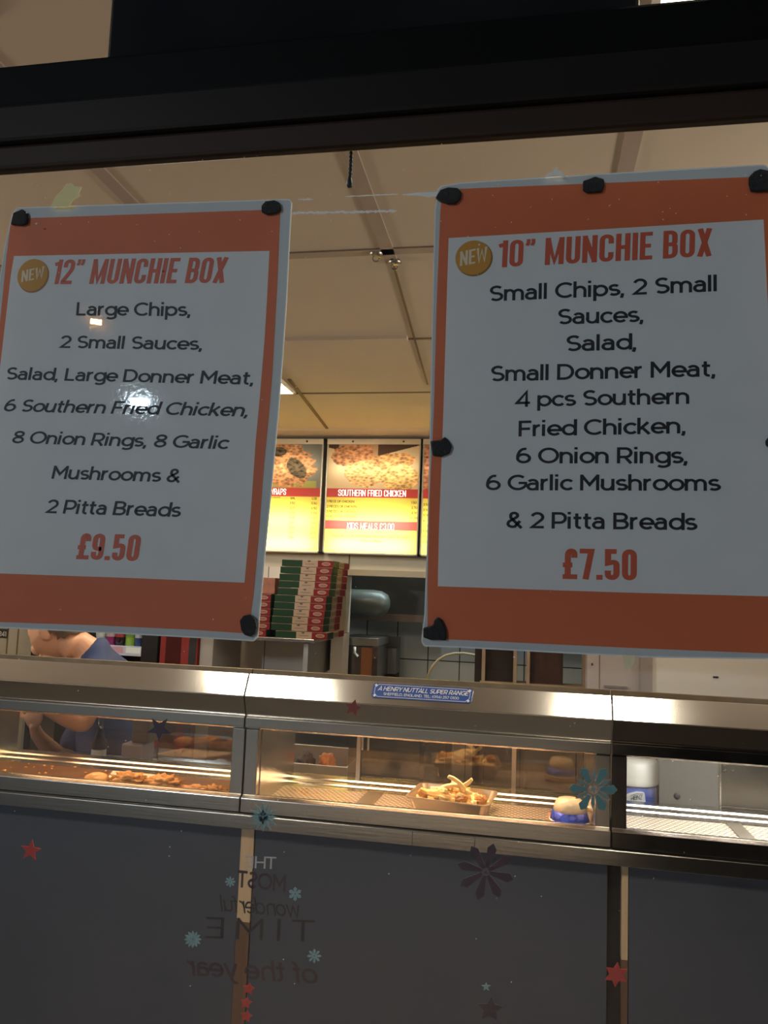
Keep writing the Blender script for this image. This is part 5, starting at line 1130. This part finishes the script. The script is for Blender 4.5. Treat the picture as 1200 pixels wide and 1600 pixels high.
# head, nose, jaw, ears and hands are joined into the one body mesh
bm = bmesh.new(); bm.from_mesh(body.data)
hb = MB(); rotm = Matrix.Rotation(math.radians(-38), 3, 'Y')     # face turned to -X and down
def hp(x, y, z): return Vector((OX, OY, HZc)) + rotm @ Vector((x, y, z))
hb.ball((OX, OY, HZc), (.095, .076, .108), 4, rot=rotm)
for v in hb.bm.verts:
    l = rotm.transposed() @ (v.co - Vector((OX, OY, HZc)))
    if l.z < 0:
        l.y *= 1 - .25 * min(1, -l.z / .1)
        if l.x < 0: l.x *= 1 - .06 * (-l.z / .1)
        else: l.x *= 1 - .30 * (-l.z / .1)
    if l.x < -.06 and .0 < l.z < .035 and abs(abs(l.y) - .03) < .018: l.x += .007
    v.co = Vector((OX, OY, HZc)) + rotm @ l
hb.ball(hp(-.062, 0, -.078), (.028, .036, .030), 3, rot=rotm)                               # chin
hb.ball(hp(-.100, 0, -.012), (.018, .014, .024), 3, rot=rotm); hb.ball(hp(-.094, 0, .012), (.010, .009, .024), 2, rot=rotm)   # nose
for s in (-1, 1):
    hb.ball(hp(.006, s * .077, -.004), (.020, .008, .033), 3, rot=rotm); hb.ball(hp(.004, s * .082, .008), (.014, .006, .018), 2, rot=rotm)
hb.ball(hp(-.090, 0, -.046), (.012, .024, .006), 2, rot=rotm); hb.ball(hp(-.088, 0, -.056), (.012, .022, .007), 2, rot=rotm)  # lips
hb.tube([hp(.02, 0, -.06), hp(.03, 0, -.09), (-1.66, 2.70, 1.30), (-1.61, 2.71, 1.265)], [.05, .053, .056, .062], 20)
def fingers(base, dir_, side, lens, rad, curl):
    d = Vector(dir_).normalized(); s = Vector(side).normalized(); n = d.cross(s)
    for k, L in enumerate(lens):
        p = Vector(base) + s * (k - 1.5) * rad * 2.1; pts = [p, p + d * L * .4]
        e = (d + n * curl * .5).normalized(); pts.append(pts[-1] + e * L * .33); e = (d + n * curl).normalized(); pts.append(pts[-1] + e * L * .27)
        hb.tube(pts, [rad * 1.05, rad, rad * .9, rad * .7], 8)
    p = Vector(base) - d * .045 - s * rad * 3.0; hb.tube([p, p + (d * .5 - s).normalized() * .028, p + (d * .5 - s).normalized() * .028 + (d - s * .2).normalized() * .028], [rad * 1.3, rad * 1.15, rad * .85], 8)
hb.ball((-1.785, 2.645, 1.035), (.036, .014, .042), 3)
fingers((-1.785, 2.645, 1.072), (0.05, -.1, 1), (1, 0, 0.05), (.062, .072, .068, .052), .0085, -.3)
hb.ball((-1.735, 2.43, 1.17), (.045, .036, .016), 3)
fingers((-1.772, 2.428, 1.175), (-1, 0, .0), (0, 1, 0), (.060, .070, .066, .050), .0085, .5)
for f in hb.bm.faces: f.smooth = True
tmp = bpy.data.meshes.new('tmp'); hb.bm.to_mesh(tmp); hb.bm.free(); bm.from_mesh(tmp); bpy.data.meshes.remove(tmp)
for f in bm.faces: f.smooth = True
bm.to_mesh(body.data); bm.free()
rm = body.modifiers.new('remesh', 'REMESH'); rm.mode = 'VOXEL'; rm.voxel_size = 0.0042; rm.use_smooth_shade = True
sm_ = body.modifiers.new('smooth', 'SMOOTH'); sm_.iterations = 5; sm_.factor = .5
bpy.context.view_layer.update(); dg = bpy.context.evaluated_depsgraph_get()
m2 = bpy.data.meshes.new_from_object(body.evaluated_get(dg)); body.modifiers.clear(); body.data = m2; m2.name = 'person'
if not m2.materials: m2.materials.append(skin)
tag(body, 'person in a blue shirt bending forward behind the left display cabinet', 'person')
Sp = [((-1.50, 2.77, .84), (.20, .15)), ((-1.53, 2.76, 1.00), (.20, .145)), ((-1.55, 2.75, 1.12), (.175, .147)), ((-1.580, 2.74, 1.215), (.150, .142)), ((-1.612, 2.72, 1.268), .100), ((-1.642, 2.706, 1.293), .074),
      ((-1.535, 2.575, 1.195), .072), ((-1.51, 2.535, 1.135), .060), ((-1.60, 2.875, 1.19), .074), ((-1.69, 2.87, 1.02), .060), ((-1.75, 2.81, .875), .050)]
skinned('shirt', Sp, [(0, 1), (1, 2), (2, 3), (3, 4), (4, 5), (3, 6), (6, 7), (3, 8), (8, 9), (9, 10)], shirt, body)
hm = MB(); hm.ball((0, 0, 0), (.104, .084, .110), 4, .05, 10, 3)
kill = [v for v in hm.bm.verts if (v.co.x < -.055 and v.co.z < .06) or (v.co.z < .035 and v.co.x < .022) or v.co.z < -.07]
bmesh.ops.delete(hm.bm, geom=kill, context='VERTS')
ho_ = hm.build('hair', hairm, body); ho_.matrix_local = Matrix.Translation((OX, OY, HZc + .004)) @ rotm.to_4x4()
Tp = [((-1.50, 2.76, .86), .142), ((-1.50, 2.67, .79), .108), ((-1.55, 2.66, .46), .078), ((-1.50, 2.66, .13), .062), ((-1.48, 2.86, .79), .108), ((-1.51, 2.87, .46), .078), ((-1.45, 2.87, .13), .062)]
skinned('trousers', Tp, [(0, 1), (1, 2), (2, 3), (0, 4), (4, 5), (5, 6)], trouser, body)
